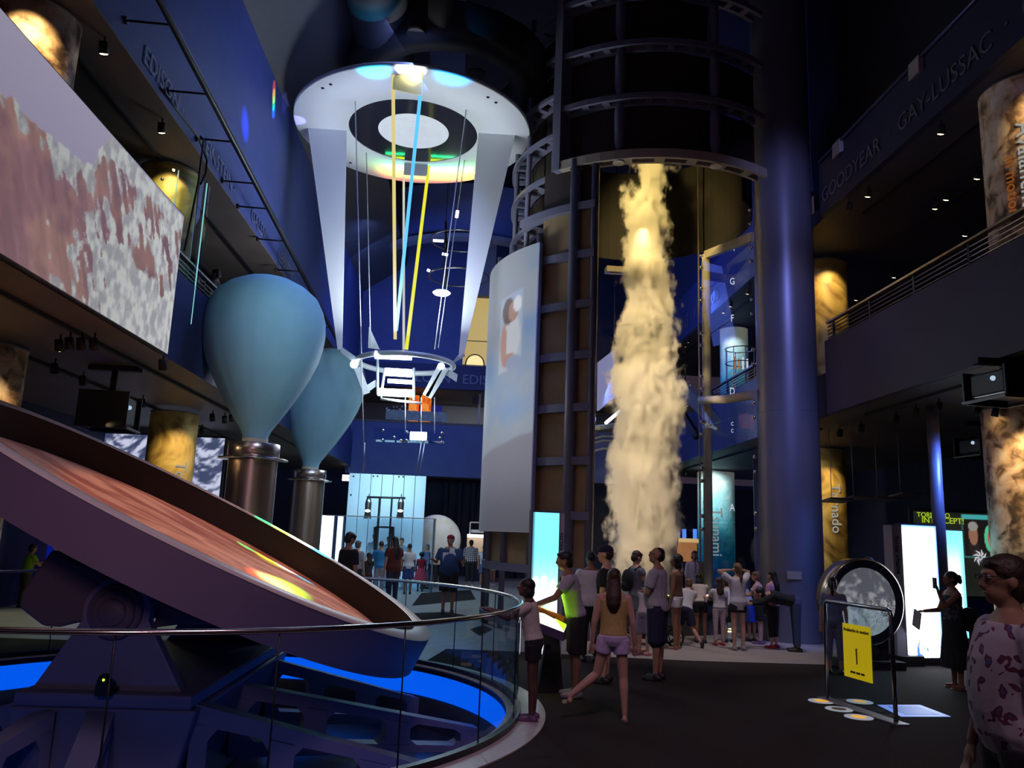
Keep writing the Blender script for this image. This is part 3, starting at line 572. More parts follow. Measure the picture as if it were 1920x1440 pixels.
# ------------------------------------------------------------------ big round column
cl = thing('round_column', 'huge smooth blue grey round column right of the vapour', 'column', (6.72, 16.4, 0))
col_m = mat('column_satin_metal', (.20, .205, .27), .38, metal=.35)
MB().lathe([(.62, 0), (.62, 4.6)], (6.72, 16.4, 0), n=96).build('lower_shell', col_m, cl)
MB().lathe([(.618, 4.605), (.618, 15.4)], (6.72, 16.4, 0), n=96).build('upper_shell', col_m, cl)
p_ = atZ(1478, 1055, 1.27); MB().box((6.52, 15.795, 1.30), (.27, .02, .16), Matrix.Rotation(-.25, 3, 'Z')).build('plaque', mat('plaque_silver', (.6, .55, .5), .35, metal=.6), cl)

# ================================================================== vapour column
def vapour():
    m = bpy.data.materials.new('vapour'); m.use_nodes = True; nt = m.node_tree; nt.nodes.clear(); N = nt.nodes.new; Lk = nt.links.new
    out = N('ShaderNodeOutputMaterial'); vol = N('ShaderNodeVolumePrincipled'); vol.inputs['Color'].default_value = (.97, .93, .86, 1); vol.inputs['Anisotropy'].default_value = .1
    tc = N('ShaderNodeTexCoord'); sep = N('ShaderNodeSeparateXYZ')
    mp = N('ShaderNodeMapping'); mp.inputs['Scale'].default_value = (1, 1, .65); nz = N('ShaderNodeTexNoise'); nz.inputs['Scale'].default_value = 1.75; nz.inputs['Detail'].default_value = 2
    Lk(tc.outputs['Object'], mp.inputs[0]); Lk(mp.outputs[0], nz.inputs['Vector']); Lk(tc.outputs['Object'], sep.inputs[0])
    def M(op, a, b=None, c=None):
        n = N('ShaderNodeMath'); n.operation = op
        for i, x in enumerate((a, b, c)):
            if x is None: continue
            if isinstance(x, (int, float)): n.inputs[i].default_value = x
            else: Lk(x, n.inputs[i])
        return n.outputs[0]
    r = M('SQRT', M('ADD', M('MULTIPLY', sep.outputs[0], sep.outputs[0]), M('MULTIPLY', sep.outputs[1], sep.outputs[1])))
    rad_ = M('ADD', .80, M('MULTIPLY', M('MAXIMUM', M('SUBTRACT', sep.outputs[2], 5.8), 0), -.072))
    nz2 = N('ShaderNodeTexNoise'); nz2.inputs['Scale'].default_value = 5.2; nz2.inputs['Detail'].default_value = 3; nz2.inputs['Roughness'].default_value = .6; Lk(mp.outputs[0], nz2.inputs['Vector'])
    edge = M('ADD', M('ADD', M('SUBTRACT', rad_, r), M('MULTIPLY', M('SUBTRACT', nz.outputs['Fac'], .50), 1.35)), M('MULTIPLY', M('SUBTRACT', nz2.outputs['Fac'], .54), .85))
    sm = N('ShaderNodeMapRange'); sm.interpolation_type = 'SMOOTHSTEP'; sm.inputs['From Min'].default_value = .0; sm.inputs['From Max'].default_value = .22; sm.inputs['To Max'].default_value = 7.0
    Lk(edge, sm.inputs['Value']); Lk(sm.outputs[0], vol.inputs['Density']); Lk(vol.outputs[0], out.inputs['Volume'])
    return m
vp = MB().lathe([(.01, .25), (1.2, .25), (1.2, 8), (1.1, 11.7), (.01, 11.7)], (0, 0, 0), n=24).build('vapour_column', vapour(), None, 'tall billowing cream vapour column rising inside the tower', 'vapour')
vc = atY(1212, 760, 18.3); vp.location = (vc.x, 18.3, 0); vp.active_material.cycles.volume_step_rate = .11
for (x, y, z, tz, pw, c, sp) in ((2.9, 16.2, 11.0, 10.6, 700, (1, .76, .26), 60), (2.7, 15.6, 8.9, 9.2, 950, (1, .76, .28), 50), (2.5, 15.5, 7.6, 6.6, 1000, (1, .78, .40), 50), (2.5, 15.4, 5.2, 4.6, 850, (1, .80, .50), 55), (2.5, 15.4, 2.6, 2.4, 700, (1, .80, .55), 60), (6.0, 15.9, 6.5, 5.0, 250, (1, .78, .46), 45), (5.6, 15.6, 9.0, 8.0, 350, (1, .76, .34), 45)):
    light('vapour_fill', 'SPOT', (x, y, z), pw, c, (vc.x, 18.3, tz), .12, None, sp, .5)  # unseen warm spots added around the tower to light the vapour
sc.cycles.volume_bounces = 2
# ================================================================== round canopy with fins, prism blades and hanging rig
CC = Vector((-1.62, 17.4, 0)); CZ = 11.0
cp = thing('round_canopy', 'white round ceiling canopy with dark centre and two long tapering fins', 'canopy', (CC.x, CC.y, CZ))
MB().lathe([(1.49, CZ), (2.70, CZ), (2.72, CZ + .02), (2.72, CZ + .10), (1.49, CZ + .10)], CC, n=96, close=True).build('ring', white_paint, cp, label='white ring plate')
MB().lathe([(.82, CZ + .04), (1.49, CZ + .02)], CC, n=64).build('inner_disc', mat('gloss_black', (.02, .02, .03), .15), cp, label='glossy black inner ring')
MB().lathe([(.01, CZ + .30), (.80, CZ + .30), (.82, CZ + .04)], CC, n=48).build('oculus', mat('oculus_glow', (.3, .3, .3), .6, emit=(.78, .88, 1), es=.55, noise=.3, nscale=2), cp, label='bright skylight in the middle')
for tops, tip in ((((577, 243), (650, 243)), (637, 655)), (((897, 252), (966, 252)), (864, 670))):
    a_, b_ = [atZ(*p, CZ - .01) for p in tops]; Yf = (a_.y + b_.y) / 2; a_, b_ = atY(*tops[0], Yf), atY(*tops[1], Yf); c_ = atY(*tip, Yf); a_.z = b_.z = CZ
    MB().prism([a_, b_, c_ + Vector((.05, 0, 0)), c_ + Vector((-.05, 0, 0))], (0, .05, 0)).build('fin', white_paint, cp)
MB().lathe([(1.5, 12.6), (1.45, 12.2), (1.6, 12.0), (2.1, 11.95), (2.3, 12.1), (2.35, 12.7)], CC + Vector((.75, -.2, .0)), n=64).build('hood', mat('hood_black', (.008, .008, .009), .55), cp, label='black domed hood above the ring')
for p in ((780, 60), (893, 137)):
    q = atZ(*p, 11.94); MB().cyl((q.x, q.y, 11.90), .19, 0, .05, 24).build('port', black, cp)
for p in ((605, 165), (620, 158), (915, 182), (930, 192), (657, 305)): q = atZ(*p, CZ); MB().cyl((q.x, q.y, CZ - .01), .035, 0, .012, 10).build('fixing', blackm, cp)
# lower rig
LZ = 5.5; LC = Vector((-1.46, 17.4, 0))
rg_ = thing('light_rig', 'hanging round light rig of white tubes with bright lamp bars', 'light rig', (LC.x, LC.y, LZ))
rigm = mat('rig_white', (.62, .68, .72), .35, metal=.3)
MB().lathe([(1.05 + .06 * math.cos(a), LZ + .06 * math.sin(a)) for a in [2 * PI * k / 10 for k in range(10)]], LC, n=64, close=True).build('ring', rigm, rg_)
def rp_(px, py, Y=17.2): return atY(px, py, Y)
lamp = emis('rig_lamp', (.80, .92, 1), 9)
for (x0, x1, y, yy) in ((703, 772, 665, 16.5), (722, 772, 697, 17.0), (727, 775, 714, 17.1), (709, 775, 735, 17.2)):
    MB().tube([rp_(x0, y, yy), rp_(x1, y + 3, yy)], .085 if y < 700 or y > 730 else .045, 12).build('lamp_bar', lamp, rg_, label='glowing white lamp bar')
for p, q in (((708, 662), (708, 740)), ((722, 690), (714, 745)), ((776, 690), (776, 750)), ((714, 748), (790, 756)), ((708, 740), (776, 743))): MB().tube([rp_(*p), rp_(*q)], .03, 8).build('frame_tube', rigm, rg_)
for p, q in (((670, 690), (688, 738)), ((836, 690), (803, 745)), ((828, 684), (798, 742))): MB().bar(rp_(*p), rp_(*q), .05, .14).build('arm', rigm, rg_)
for P in (((688, 722), (704, 712), (708, 722), (690, 735)), ((838, 690), (858, 702), (856, 716), (832, 700)), ((640, 650), (672, 672), (664, 680), (638, 660)), ((862, 662), (868, 648), (872, 668), (846, 682))):
    MB().prism([rp_(*p) for p in P], (0, .03, 0)).build('reflector', rigm, rg_)
MB().ball(rp_(664, 683), .09, 10, 8).ball(rp_(827, 687), .08, 10, 8).build('joint', lamp, rg_)
MB().prism([rp_(692, 612, 18.2), rp_(712, 655, 18.2), rp_(690, 652, 18.2)], (0, .03, 0)).build('reflector', rigm, rg_)
# glass tray under the rig
_tr = None
tray = thing('glass_tray', 'clear bolted glass tray with a white lamp hanging below the rig', 'tray', tuple(rp_(780, 818)))
MB().box(rp_(792, 818), (.95, .5, .24)).build('glass_box', glass('tray_glass', (.85, .92, 1), .15), tray)
MB().tube([rp_(769, 817, 17.1), rp_(800, 818, 17.1)], .09, 12).build('lamp', emis('tray_lamp', (.85, .95, 1), 3.2), tray)
for px_ in (760, 790, 815): MB().tube([rp_(px_, 812), rp_(px_, 745)], .010, 6).build('hanger', mat('cable_grey', (.5, .52, .58), .4, metal=.4), tray)
for p in ((763, 810), (762, 826), (752, 826), (718, 807), (717, 825), (739, 820), (825, 821), (829, 829), (794, 828), (829, 812)): MB().ball(rp_(*p, 16.95), .03, 8, 6).build('bolt', chrome, tray)
MB().box(rp_(735, 816), (.75, .4, .26)).build('glass_box', glass('tray_glass'), tray)
# cables and prism blades
for i, (p, q, zb_, lab) in enumerate((((666, 190), (683, 880), None, 'outer left'), ((687, 286), (695, 652), None, 'inner left'), ((874, 206), (815, 655), None, 'right'), ((871, 300), (822, 652), None, 'inner right'))):
    a_ = atZ(*p, CZ); b_ = atY(*q, 17.4); MB().tube([a_, b_], .012, 6).build('hanging_cable', mat('cable_grey', (.5, .52, .58), .4, metal=.4), None, f'thin steel cable of the canopy, the {lab} one', 'cable', 'canopy cables')
MB().tube([atY(858, 395, 17.4), atY(856, 408, 17.4)], .04, 8).build('cable_clamp', emis('clamp_glow', (1, .95, .95), 1.2), None, 'small bright clamp on the right canopy cable', 'clamp')
for p, q in (((790, 830), (780, 890)), ((796, 832), (786, 892)), ((684, 830), (681, 885))): MB().tube([atY(*p, 17.4), atY(*q, 17.4) - Vector((0, 0, .0))], .010, 6).build('guy_wire', mat('cable_grey'), tray)
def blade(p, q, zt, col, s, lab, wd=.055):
    a_, b_ = atZ(*p, zt), atY(*q, 17.4); MB().bar(a_, b_, wd, .03, (0, 1, 0)).build('prism_blade', emis('blade_' + lab.split()[0], col, s), cp, f'slender {lab} prism blade with painted glow')  # emission stands in for the beam caught by the prisms
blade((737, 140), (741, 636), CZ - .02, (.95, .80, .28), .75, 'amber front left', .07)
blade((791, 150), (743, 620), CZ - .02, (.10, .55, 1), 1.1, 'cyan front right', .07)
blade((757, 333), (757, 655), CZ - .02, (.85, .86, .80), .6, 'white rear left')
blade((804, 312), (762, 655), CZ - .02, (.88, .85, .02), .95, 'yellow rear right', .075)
q0, q1 = atZ(738, 140, CZ - .015), atZ(793, 140, CZ - .015)
MB().prism([q0, q1, q1 - Vector((0, 0, .45)), q0 - Vector((0, 0, .32))], (0, .03, 0)).build('prism_panel', mat('amber_reflection', (.72, .60, .20), .4), cp, 'amber reflection modelled as a sheet between the front blades')  # yellowish reflection between the blades, built as a coloured sheet
q0, q1 = atZ(758, 305, CZ - .015), atZ(802, 308, CZ - .015)
MB().prism([q0, q1, q1 - Vector((0, 0, .32)), q0 - Vector((0, 0, .32))], (0, .03, 0)).build('prism_panel', mat('grey_panel', (.45, .46, .50), .4), cp, 'grey panel between the rear blades')
light('rig_up', 'AREA', (-1.5, 16.6, 6.2), 170, (.80, .90, 1), (-1.6, 17.0, 11), 1.2)
light('rig_down', 'POINT', (-1.45, 17.0, 4.75), 110, WHITE, None, .25)
# dispersed colours thrown by the prisms
def rainbow(pos, tgt, axis, cols, step, power, spot, blend=.35):
    pos = Vector(pos); tgt = Vector(tgt); ax = Vector(axis).normalized()
    for i, c in enumerate(cols): light('prism_beam', 'SPOT', pos, power, c, tgt + ax * step * (i - (len(cols) - 1) / 2), .01, None, spot, blend)
RB = [(1, .05, .0), (1, .5, 0), (.3, 1, 0), (0, .5, 1), (.15, .05, 1)]
pf = atZ(770, 128, CZ)
light('prism_white', 'SPOT', (pf.x, pf.y - .25, 9.9), 260, (1, .96, .9), (pf.x, pf.y, CZ), .02, None, 34, .6)
light('prism_cyan', 'SPOT', (pf.x - .75, pf.y + .1, 9.8), 260, (0, .6, 1), (pf.x - .75, pf.y + .12, CZ), .02, None, 40, 1)
light('prism_cyan', 'SPOT', (pf.x + .85, pf.y + .15, 9.8), 280, (0, .35, 1), (pf.x + .85, pf.y + .15, CZ), .02, None, 46, 1)
for i, c in enumerate([(0, 1, .35), (.6, 1, 0), (1, .55, 0), (1, .12, .05)]):
    q = atZ(800, 312 + 7 * i, CZ); light('prism_band', 'AREA', (q.x + .1, q.y, 10.72), 14.0, c, (q.x + .1, q.y, CZ), 2.3, .03)
q = atX(517, 193, -4.55); rainbow((-2.6, 16.0, 8.6), q, (0, .3, -1), [(0, .2, 1), (0, 1, .1), (1, .75, 0), (1, .08, 0)][::-1], .16, 5000, 4.4, .3)
q = atX(465, 240, -4.55); light('prism_blue', 'SPOT', (-2.5, 15.5, 8.0), 1500, (.02, .12, 1), q, .02, None, 13, 1)
q = atZ(556, 225, CZ); light('prism_violet', 'SPOT', (q.x + .5, q.y - .2, 9.6), 170, (.25, .25, 1), q, .02, None, 18, .5)
p0 = DC + DM @ Vector((.35, 2.82, 0)); rb0 = Vector((-1.3, 15.6, 6.2))
for i, c in enumerate([(0, 1, .15), (1, 1, .1), (1, .8, .8), (0, .5, 1)]): light('prism_rim', 'SPOT', rb0, 30000 if i == 2 else 12000, c, DC + DM @ Vector((.05 + .30 * i, math.sqrt(2.83 ** 2 - (.05 + .30 * i) ** 2), 0)), .01, None, 4.5, .6)
light('prism_rim', 'SPOT', rb0, 6000, (.45, 1, .02), DC + DM @ Vector((.45, 2.70, -.1)), .01, None, 7, .9)
for i, c in enumerate([(1, .12, 0), (1, .9, .5), (.75, 1, 0), (.2, 1, 0)]): light('prism_sand', 'SPOT', rb0, 9000, c, DC + DM @ Vector((.95 + .07 * i, .30 + .17 * i, -.38)), .01, None, 5.0, 1)

# far hanging hoop lights
hp = thing('hoop_light', 'pair of thin steel hoops with small lamps hanging at the far end', 'light', (.0, 24, 9.6))
for (x, y, r) in ((865, 452, 60), (860, 520, 58)):
    c_ = atY(x, y, 24); MB().lathe([(r / 1500 * 24 + .03 * math.cos(a), .03 * math.sin(a)) for a in [2 * PI * k / 8 for k in range(8)]], c_, n=48, close=True).build('hoop', mat('hoop_steel', (.45, .47, .5), .3, metal=.8), hp)
for p, q in (((812, 451), (832, 452)), ((801, 506), (806, 508)), ((829, 476), (840, 478))): MB().tube([atY(*p, 23.5), atY(*q, 23.5)], .045, 8).build('lamp', emis('hoop_lamp', (.9, .95, 1), 2.2), hp)
MB().tube([atY(836, 415, 23.6), atY(836, 540, 23.6)], .035, 8).build('stem', blackm, hp)
dl = thing('disc_lamp', 'bright flat oval lamp hanging below the hoops at the far end', 'lamp', tuple(atY(828, 549, 23)))
MB().lathe([(.01, .05), (.22, .04), (.27, 0), (.22, -.05), (.01, -.06)], atY(828, 549, 23), n=24).build('shade', emis('disc_lamp_glow', (.88, .94, 1), 6), dl)
MB().tube([atY(829, 545, 23), Vector((atY(829, 545, 23).x, 23, 15.28))], .012, 6).build('cord', blackm, dl)

# ================================================================== printed cylinder banners
def ramp_mat(name, stops, nscale, zh, zw, dist=0, emit=0, sx=1, nw=1.0, rough=.5, det=6):
    m = mat(name, (.5, .5, .5), rough); nt = m.node_tree; b = nt.nodes['Principled BSDF']; N = nt.nodes.new; L = nt.links.new
    tc = N('ShaderNodeTexCoord'); mp = N('ShaderNodeMapping'); mp.inputs['Scale'].default_value = (sx, sx, 1); nz = N('ShaderNodeTexNoise'); nz.inputs['Scale'].default_value = nscale; nz.inputs['Detail'].default_value = det; nz.inputs['Distortion'].default_value = dist
    sp = N('ShaderNodeSeparateXYZ'); L(tc.outputs['Object'], mp.inputs[0]); L(mp.outputs[0], nz.inputs['Vector']); L(tc.outputs['Object'], sp.inputs[0])
    a = N('ShaderNodeMath'); a.operation = 'MULTIPLY_ADD'; a.inputs[1].default_value = zw / zh; a.inputs[2].default_value = 0; L(sp.outputs[2], a.inputs[0])
    c = N('ShaderNodeMath'); c.operation = 'MULTIPLY_ADD'; c.inputs[1].default_value = nw; L(nz.outputs['Fac'], c.inputs[0]); L(a.outputs[0], c.inputs[2])
    rp = N('ShaderNodeValToRGB'); L(c.outputs[0], rp.inputs[0])
    while len(rp.color_ramp.elements) < len(stops): rp.color_ramp.elements.new(.5)
    for e, (p, col) in zip(rp.color_ramp.elements, stops): e.position = p; e.color = (*col, 1)
    L(rp.outputs[0], b.inputs['Base Color'])
    if emit: L(rp.outputs[0], b.inputs['Emission Color']); b.inputs['Emission Strength'].default_value = emit
    return m
gold = [(.30, (.03, .02, .015)), (.45, (.25, .15, .06)), (.58, (.75, .52, .25)), (.72, (.95, .80, .55))]
aval = lambda h: ramp_mat(f'avalanche_print{h}', [(.30, (.02, .02, .02)), (.44, (.20, .13, .07)), (.56, (.75, .55, .32)), (.70, (.9, .8, .62))], 4.2, h, .08, .5, nw=.95, det=12)
torn = lambda h: ramp_mat(f'tornado_print{h}', [(.28, (.02, .017, .012)), (.42, (.30, .20, .05)), (.60, (.62, .48, .13)), (.8, (.72, .62, .28))], 1.1, h, .12, 2.5, nw=.9, det=2)
tsun = lambda h: ramp_mat(f'tsunami_print{h}', [(.25, (.01, .05, .22)), (.45, (.01, .22, .42)), (.60, (.10, .48, .55)), (.80, (.50, .72, .68)), (.95, (.85, .88, .72))], 2.6, h, .65, 1.6, nw=.42, emit=.12)
def banner(label, c, r, z0, z1, face, span, m, txt=None, tz=0, ta=0, tsize=.3, lamp_=None, sub=None):
    t = thing('cylinder_banner', label, 'banner', (c[0], c[1], z0)); a0, a1 = rad(face - span / 2), rad(face + span / 2)
    MB().arc((*c, 0), r - .015, r, z0 + .03, z1, a0, a1, 32).build('print', m, t)
    MB().arc((*c, 0), r - .04, r + .012, z1, z1 + .03, a0, a1, 32).build('rim', steel, t); MB().arc((*c, 0), r - .04, r + .012, z0, z0 + .03, a0, a1, 32).build('rim', steel, t)
    for a in (a0, a1): MB().tube([(c[0] + r * math.cos(a), c[1] + r * math.sin(a), z) for z in (z0, z1)], .02, 8).build('edge_tube', steel, t)
    if txt:
        a = rad(face + ta); n_ = Vector((math.cos(a), math.sin(a), 0)); text(txt, 'lettering', Vector((*c, tz)) + n_ * (r + .012), (0, 0, -1), (-n_.y, n_.x, 0), tsize, emis('banner_letters', (.85, .85, .8), .35), t)
        if sub: a = rad(face + ta + sub[1]); n_ = Vector((math.cos(a), math.sin(a), 0)); text(sub[0], 'lettering', Vector((*c, sub[2])) + n_ * (r + .012), (0, 0, -1), (-n_.y, n_.x, 0), sub[3], emis('orange_letters', (.6, .18, .02), .35), t)
    if lamp_: light('banner_spot', 'SPOT', lamp_[0], lamp_[1], lamp_[2] if len(lamp_) > 2 else WARM, (c[0], c[1], lamp_[3] if len(lamp_) > 3 else (z0 + z1) / 2 + .4), .04, None, 60, .7)
    return t
banner('golden mountain banner at the lower left edge above the dish', (-7.1, 11.76), .58, .01, 4.25, -60, 210, aval(4.1), lamp_=((-6.1, 10.3, 4.1), 140))
banner('yellow brown tornado banner behind the dish rim', (-6.45, 17.8), .5, .01, 4.2, -70, 220, torn(4.1), 'Tornado', 3.15, 26, .34, lamp_=((-5.4, 16.2, 4.1), 170))
banner('golden avalanche banner at the upper left corner', (-5.45, 8.95), .52, 5.3, 7.74, -50, 220, aval(2.4), lamp_=((-4.9, 8.0, 7.5), 90))
banner('yellow lit banner behind teal glass on the left balcony', (-5.3, 13.1), .46, 5.25, 7.70, -70, 200, torn(2.5), lamp_=((-4.9, 12.2, 7.6), 80))
banner('avalanche banner with white title at the upper right edge', (8.05, 10.4), .66, 5.37, 8.58, -140, 220, aval(2.3), 'Avalanche', 7.85, 4, .32, lamp_=((7.5, 9.1, 8.45), 75), sub=('in motion', -18, 7.4, .23))
banner('yellow banner just right of the big column on the balcony', (8.3, 17.9), .52, 5.37, 8.5, -110, 200, torn(2.9), 'Tornado', 6.7, 30, .22, lamp_=((8.0, 16.6, 8.3), 110))
banner('rocky golden banner with blue foot at the lower right edge', (9.97, 13.75), .66, .01, 4.42, -130, 220, aval(4.05), lamp_=((9.2, 12.3, 4.3), 170))
banner('dark yellow tornado banner right of the big column foot', (9.6, 21), .51, .01, 4.42, -110, 200, torn(4.15), 'Tornado', 3.5, 20, .36, lamp_=((9.1, 19.6, 4.3), 110))
banner('tsunami banner of a blue wave behind the ground floor glass', (9.12, 29), .66, .01, 4.4, -105, 220, tsun(4.0), 'Tsunami', 3.1, -2, .50, lamp_=((8.1, 26.9, 4.3), 330, (.75, .95, 1), 3.2))
banner('tsunami banner of a pale wave on the balcony behind the glass', (8.27, 24.3), .43, 5.37, 8.55, -115, 220, tsun(2.8), 'Tsunami', 7.3, 6, .32, lamp_=((7.6, 22.9, 8.3), 80, (.9, .95, 1)))
gs = thing('glass_sheet', 'curved clear glass sheet with glowing teal edges on the left balcony', 'glass', (-5.2, 13.0, 5.2))
MB().arc((-5.2, 13.0, 0), .60, .612, 5.05, 7.5, rad(-100), rad(15), 14).build('pane', glass('teal_glass', (.85, .95, .94), .12), gs)
for a, e in ((-62, .5), (-8, .9)): MB().tube([(-5.2 + .606 * math.cos(rad(a)), 13.0 + .606 * math.sin(rad(a)), z) for z in (5.05, 7.5)], .010, 8).build('edge_tube', emis(f'teal_edge{a}', (.30, .75, .80), e), gs)
for z in (5.2, 5.5, 7.3): MB().ball((-5.13, 12.4, z), .03, 8, 6).build('bolt', chrome, gs)
vs_ = thing('wave_screen', 'wide screen of white wave patterns under the left balcony', 'screen', (-7.5, 21, 2))
def waves(U, V): n = fbm(U * 14, V * 26 + 3 * np.sin(U * 9), 4, 4); return mix3((60, 70, 105), (205, 210, 235), sstep(.42, .62, n))
w0, w1 = atY(190, 812, 21.5), atY(420, 840, 21.5)
canvas('picture', lambda u, v: (w0.x + (w1.x - w0.x) * u, 21.5, 1.6 + (w0.z - 1.6) * v), 70, 50, None, waves, canvas_mat('wave_picture', .9, .2), vs_)
MB().box(((w0.x + w1.x) / 2, 21.55, (w0.z + 1.6) / 2), (w1.x - w0.x + .1, .06, w0.z - 1.5)).build('frame', black, vs_)

# ================================================================== projectors
def projector(name, label, p, rx, d, lens_side, lz):
    t = thing(name, label, 'projector', tuple(p)); p = Vector(p); R = Matrix.Rotation(rx, 3, 'Z')
    MB().box(p, d, R).build('body', mat('projector_black', (.02, .02, .024), .4), t, bev=.03)
    for s_ in (-1, 1): MB().box(p + R @ Vector((0, s_ * (d[1] / 2 + .06), -.02)), (d[0] + .12, .03, d[2] + .12), R).build('cage_side', blackm, t)
    for s_ in (-1, 1): MB().box(p + R @ Vector((s_ * (d[0] / 2 + .06), 0, -d[2] / 2 - .06)), (.05, d[1] + .15, .03), R).build('cage_bar', mat('cage_grey', (.14, .13, .14), .4, metal=.4), t)
    MB().tube([p + Vector((0, 0, d[2] / 2)), (p.x, p.y, lz)], .05, 10).build('drop_pole', blackm, t)
    MB().box((p.x, p.y, lz - .04), (.8, .14, .08)).build('ceiling_plate', black, t)
    q = p + R @ Vector((lens_side * (d[0] / 2 + .01), -.12, .05)); MB().ball(q, .035, 12, 8).build('lens', mat('lens_glow', (.1, .1, .1), .1, emit=(.6, .8, 1), es=.7), t)
projector('projector', 'black caged projector hanging under the left balcony', atY(206, 770, 12.95), .12, (.62, .6, .46), 1, 4.3)
projector('projector', 'black projector hanging under the right balcony edge', atY(1885, 722, 10.2), .15, (.58, .6, .32), -1, 4.46)
projector('projector', 'dark projector hanging lower behind the thin blue post', atY(1850, 838, 15.4), .1, (.78, .6, .3), -1, 4.46)

# ================================================================== kiosks, screens and signs on the right
def face_mat(name, es): return canvas_mat(name, es, .1)
def kiosk(label, pl_, pr__, Y0, Y1, ztop, zb_, col, es, side=None):
    a_, b_ = Vector(pl_), Vector(pr__); t = thing('lightbox_kiosk', label, 'kiosk', (a_.x, a_.y, 0)); d = (b_ - a_); nrm = Vector((d.y, -d.x, 0)).normalized()
    canvas('lit_face', lambda u, v: a_ + d * u + nrm * .004 + Vector((0, 0, zb_ + (ztop - zb_) * v)), 40, 90, None, col, face_mat('kiosk_face%d' % int(es * 100), es), t, label='glowing white and blue printed face')
    MB().prism([a_ - d.normalized() * .02, b_ + d.normalized() * .02, b_ + d.normalized() * .02 - nrm * .14, a_ - d.normalized() * .02 - nrm * .14], (0, 0, ztop + .03)).build('cabinet', mat('kiosk_grey', (.10, .10, .14), .4), t)
    return t, a_, b_, d, nrm
def k1c(U, V):
    n = fbm(U * 8, V * 20, 4, 2); c = mix3((235, 246, 255), (255, 255, 255), sstep(0, .2, U)); edge = sstep(.08, 0, 1 - U) + sstep(.03, 0, 1 - V); c = mix3((235, 247, 255), (90, 140, 255), np.clip(edge, 0, 1))
    st = sstep(.50, .58, fbm(U * 16 + V * 4, V * 16, 3, 6)) * sstep(.22, .05, V); return c * (1 - st[..., None]) + np.array((60, 100, 190.)) * st[..., None]
t, a_, b_, d, nr = kiosk('tall glowing white lightbox kiosk with blue fringe at its foot', (7.42, 13.42, 0), (8.13, 13.6, 0), 0, 0, atY(1720, 985, 13.5).z, .12, k1c, 2.6)
MB().prism([a_ - d.normalized() * .20, a_ - d.normalized() * .02, a_ - d.normalized() * .02 - nr * .2, a_ - d.normalized() * .20 - nr * .2], (0, 0, 2.28)).build('side_post', mat('kiosk_side', (.40, .38, .48), .35), t)
text('force chains', 'lettering', a_ - d.normalized() * .11 + nr * .006 + Vector((0, 0, 2.1)), (0, 0, -1), d, .13, black, t)
MB().prism([a_ - d.normalized() * .22 + nr * .12, b_ * .3 + a_ * .7 + nr * .12, b_ * .3 + a_ * .7 - nr * .2, a_ - d.normalized() * .22 - nr * .2], (0, 0, .16)).build('plinth', black, t)
k2c = lambda U, V: mix3((120, 220, 250), (245, 252, 255), sstep(.95, .6, V) * sstep(.98, .75, U) * sstep(0, .12, U))
kiosk('second glowing pale blue lightbox kiosk half hidden behind the white one', (8.55, 14.3, 0), (9.2, 14.55, 0), 0, 0, atY(1790, 995, 14.4).z, .35, k2c, 1.5)
def k3c(U, V):
    c = mix3((235, 242, 255), (110, 215, 245), sstep(.25, .75, V)); c = c * (1 - sstep(.12, 0, U)[..., None] * .5)
    for cx, cy in ((.15, .50), (.15, .42), (.48, .51), (.80, .48), (.8, .45), (.45, .44)): k = sstep(1.3, .7, ((U - cx) / .13) ** 2 + ((V - cy) / .035) ** 2); c = c * (1 - k[..., None]) + 250 * k[..., None]
    tri = sstep(.0, .1, .40 - V) * sstep(.0, .1, V - .2) * sstep(.3, .0, np.abs(U - .45)); return c * (1 - tri[..., None] * .55) + np.array((90, 140, 235.)) * (tri[..., None] * .55)
k3a, k3b = atY(1000, 960, 13.05), atY(1049, 960, 13.15)
t, a_, b_, d, nr = kiosk('tall cyan lightbox kiosk in front of the tower foot', (k3a.x, 13.05, 0), (k3b.x, 13.15, 0), 0, 0, k3a.z, .05, k3c, 1.7)
MB().prism([b_ + d.normalized() * .02, b_ + d.normalized() * .09, b_ + d.normalized() * .09 - nr * .14, b_ + d.normalized() * .02 - nr * .14], (0, 0, k3a.z)).build('side_post', mat('kiosk_side'), t); text('vortex', 'lettering', b_ + d.normalized() * .055 + nr * .006 + Vector((0, 0, 1.95)), (0, 0, -1), d, .11, black, t)
light('kiosk_glow', 'AREA', (7.75, 13.2, 1.2), 26, (.75, .85, 1), (7.3, 10, .4), .7, 1.8)
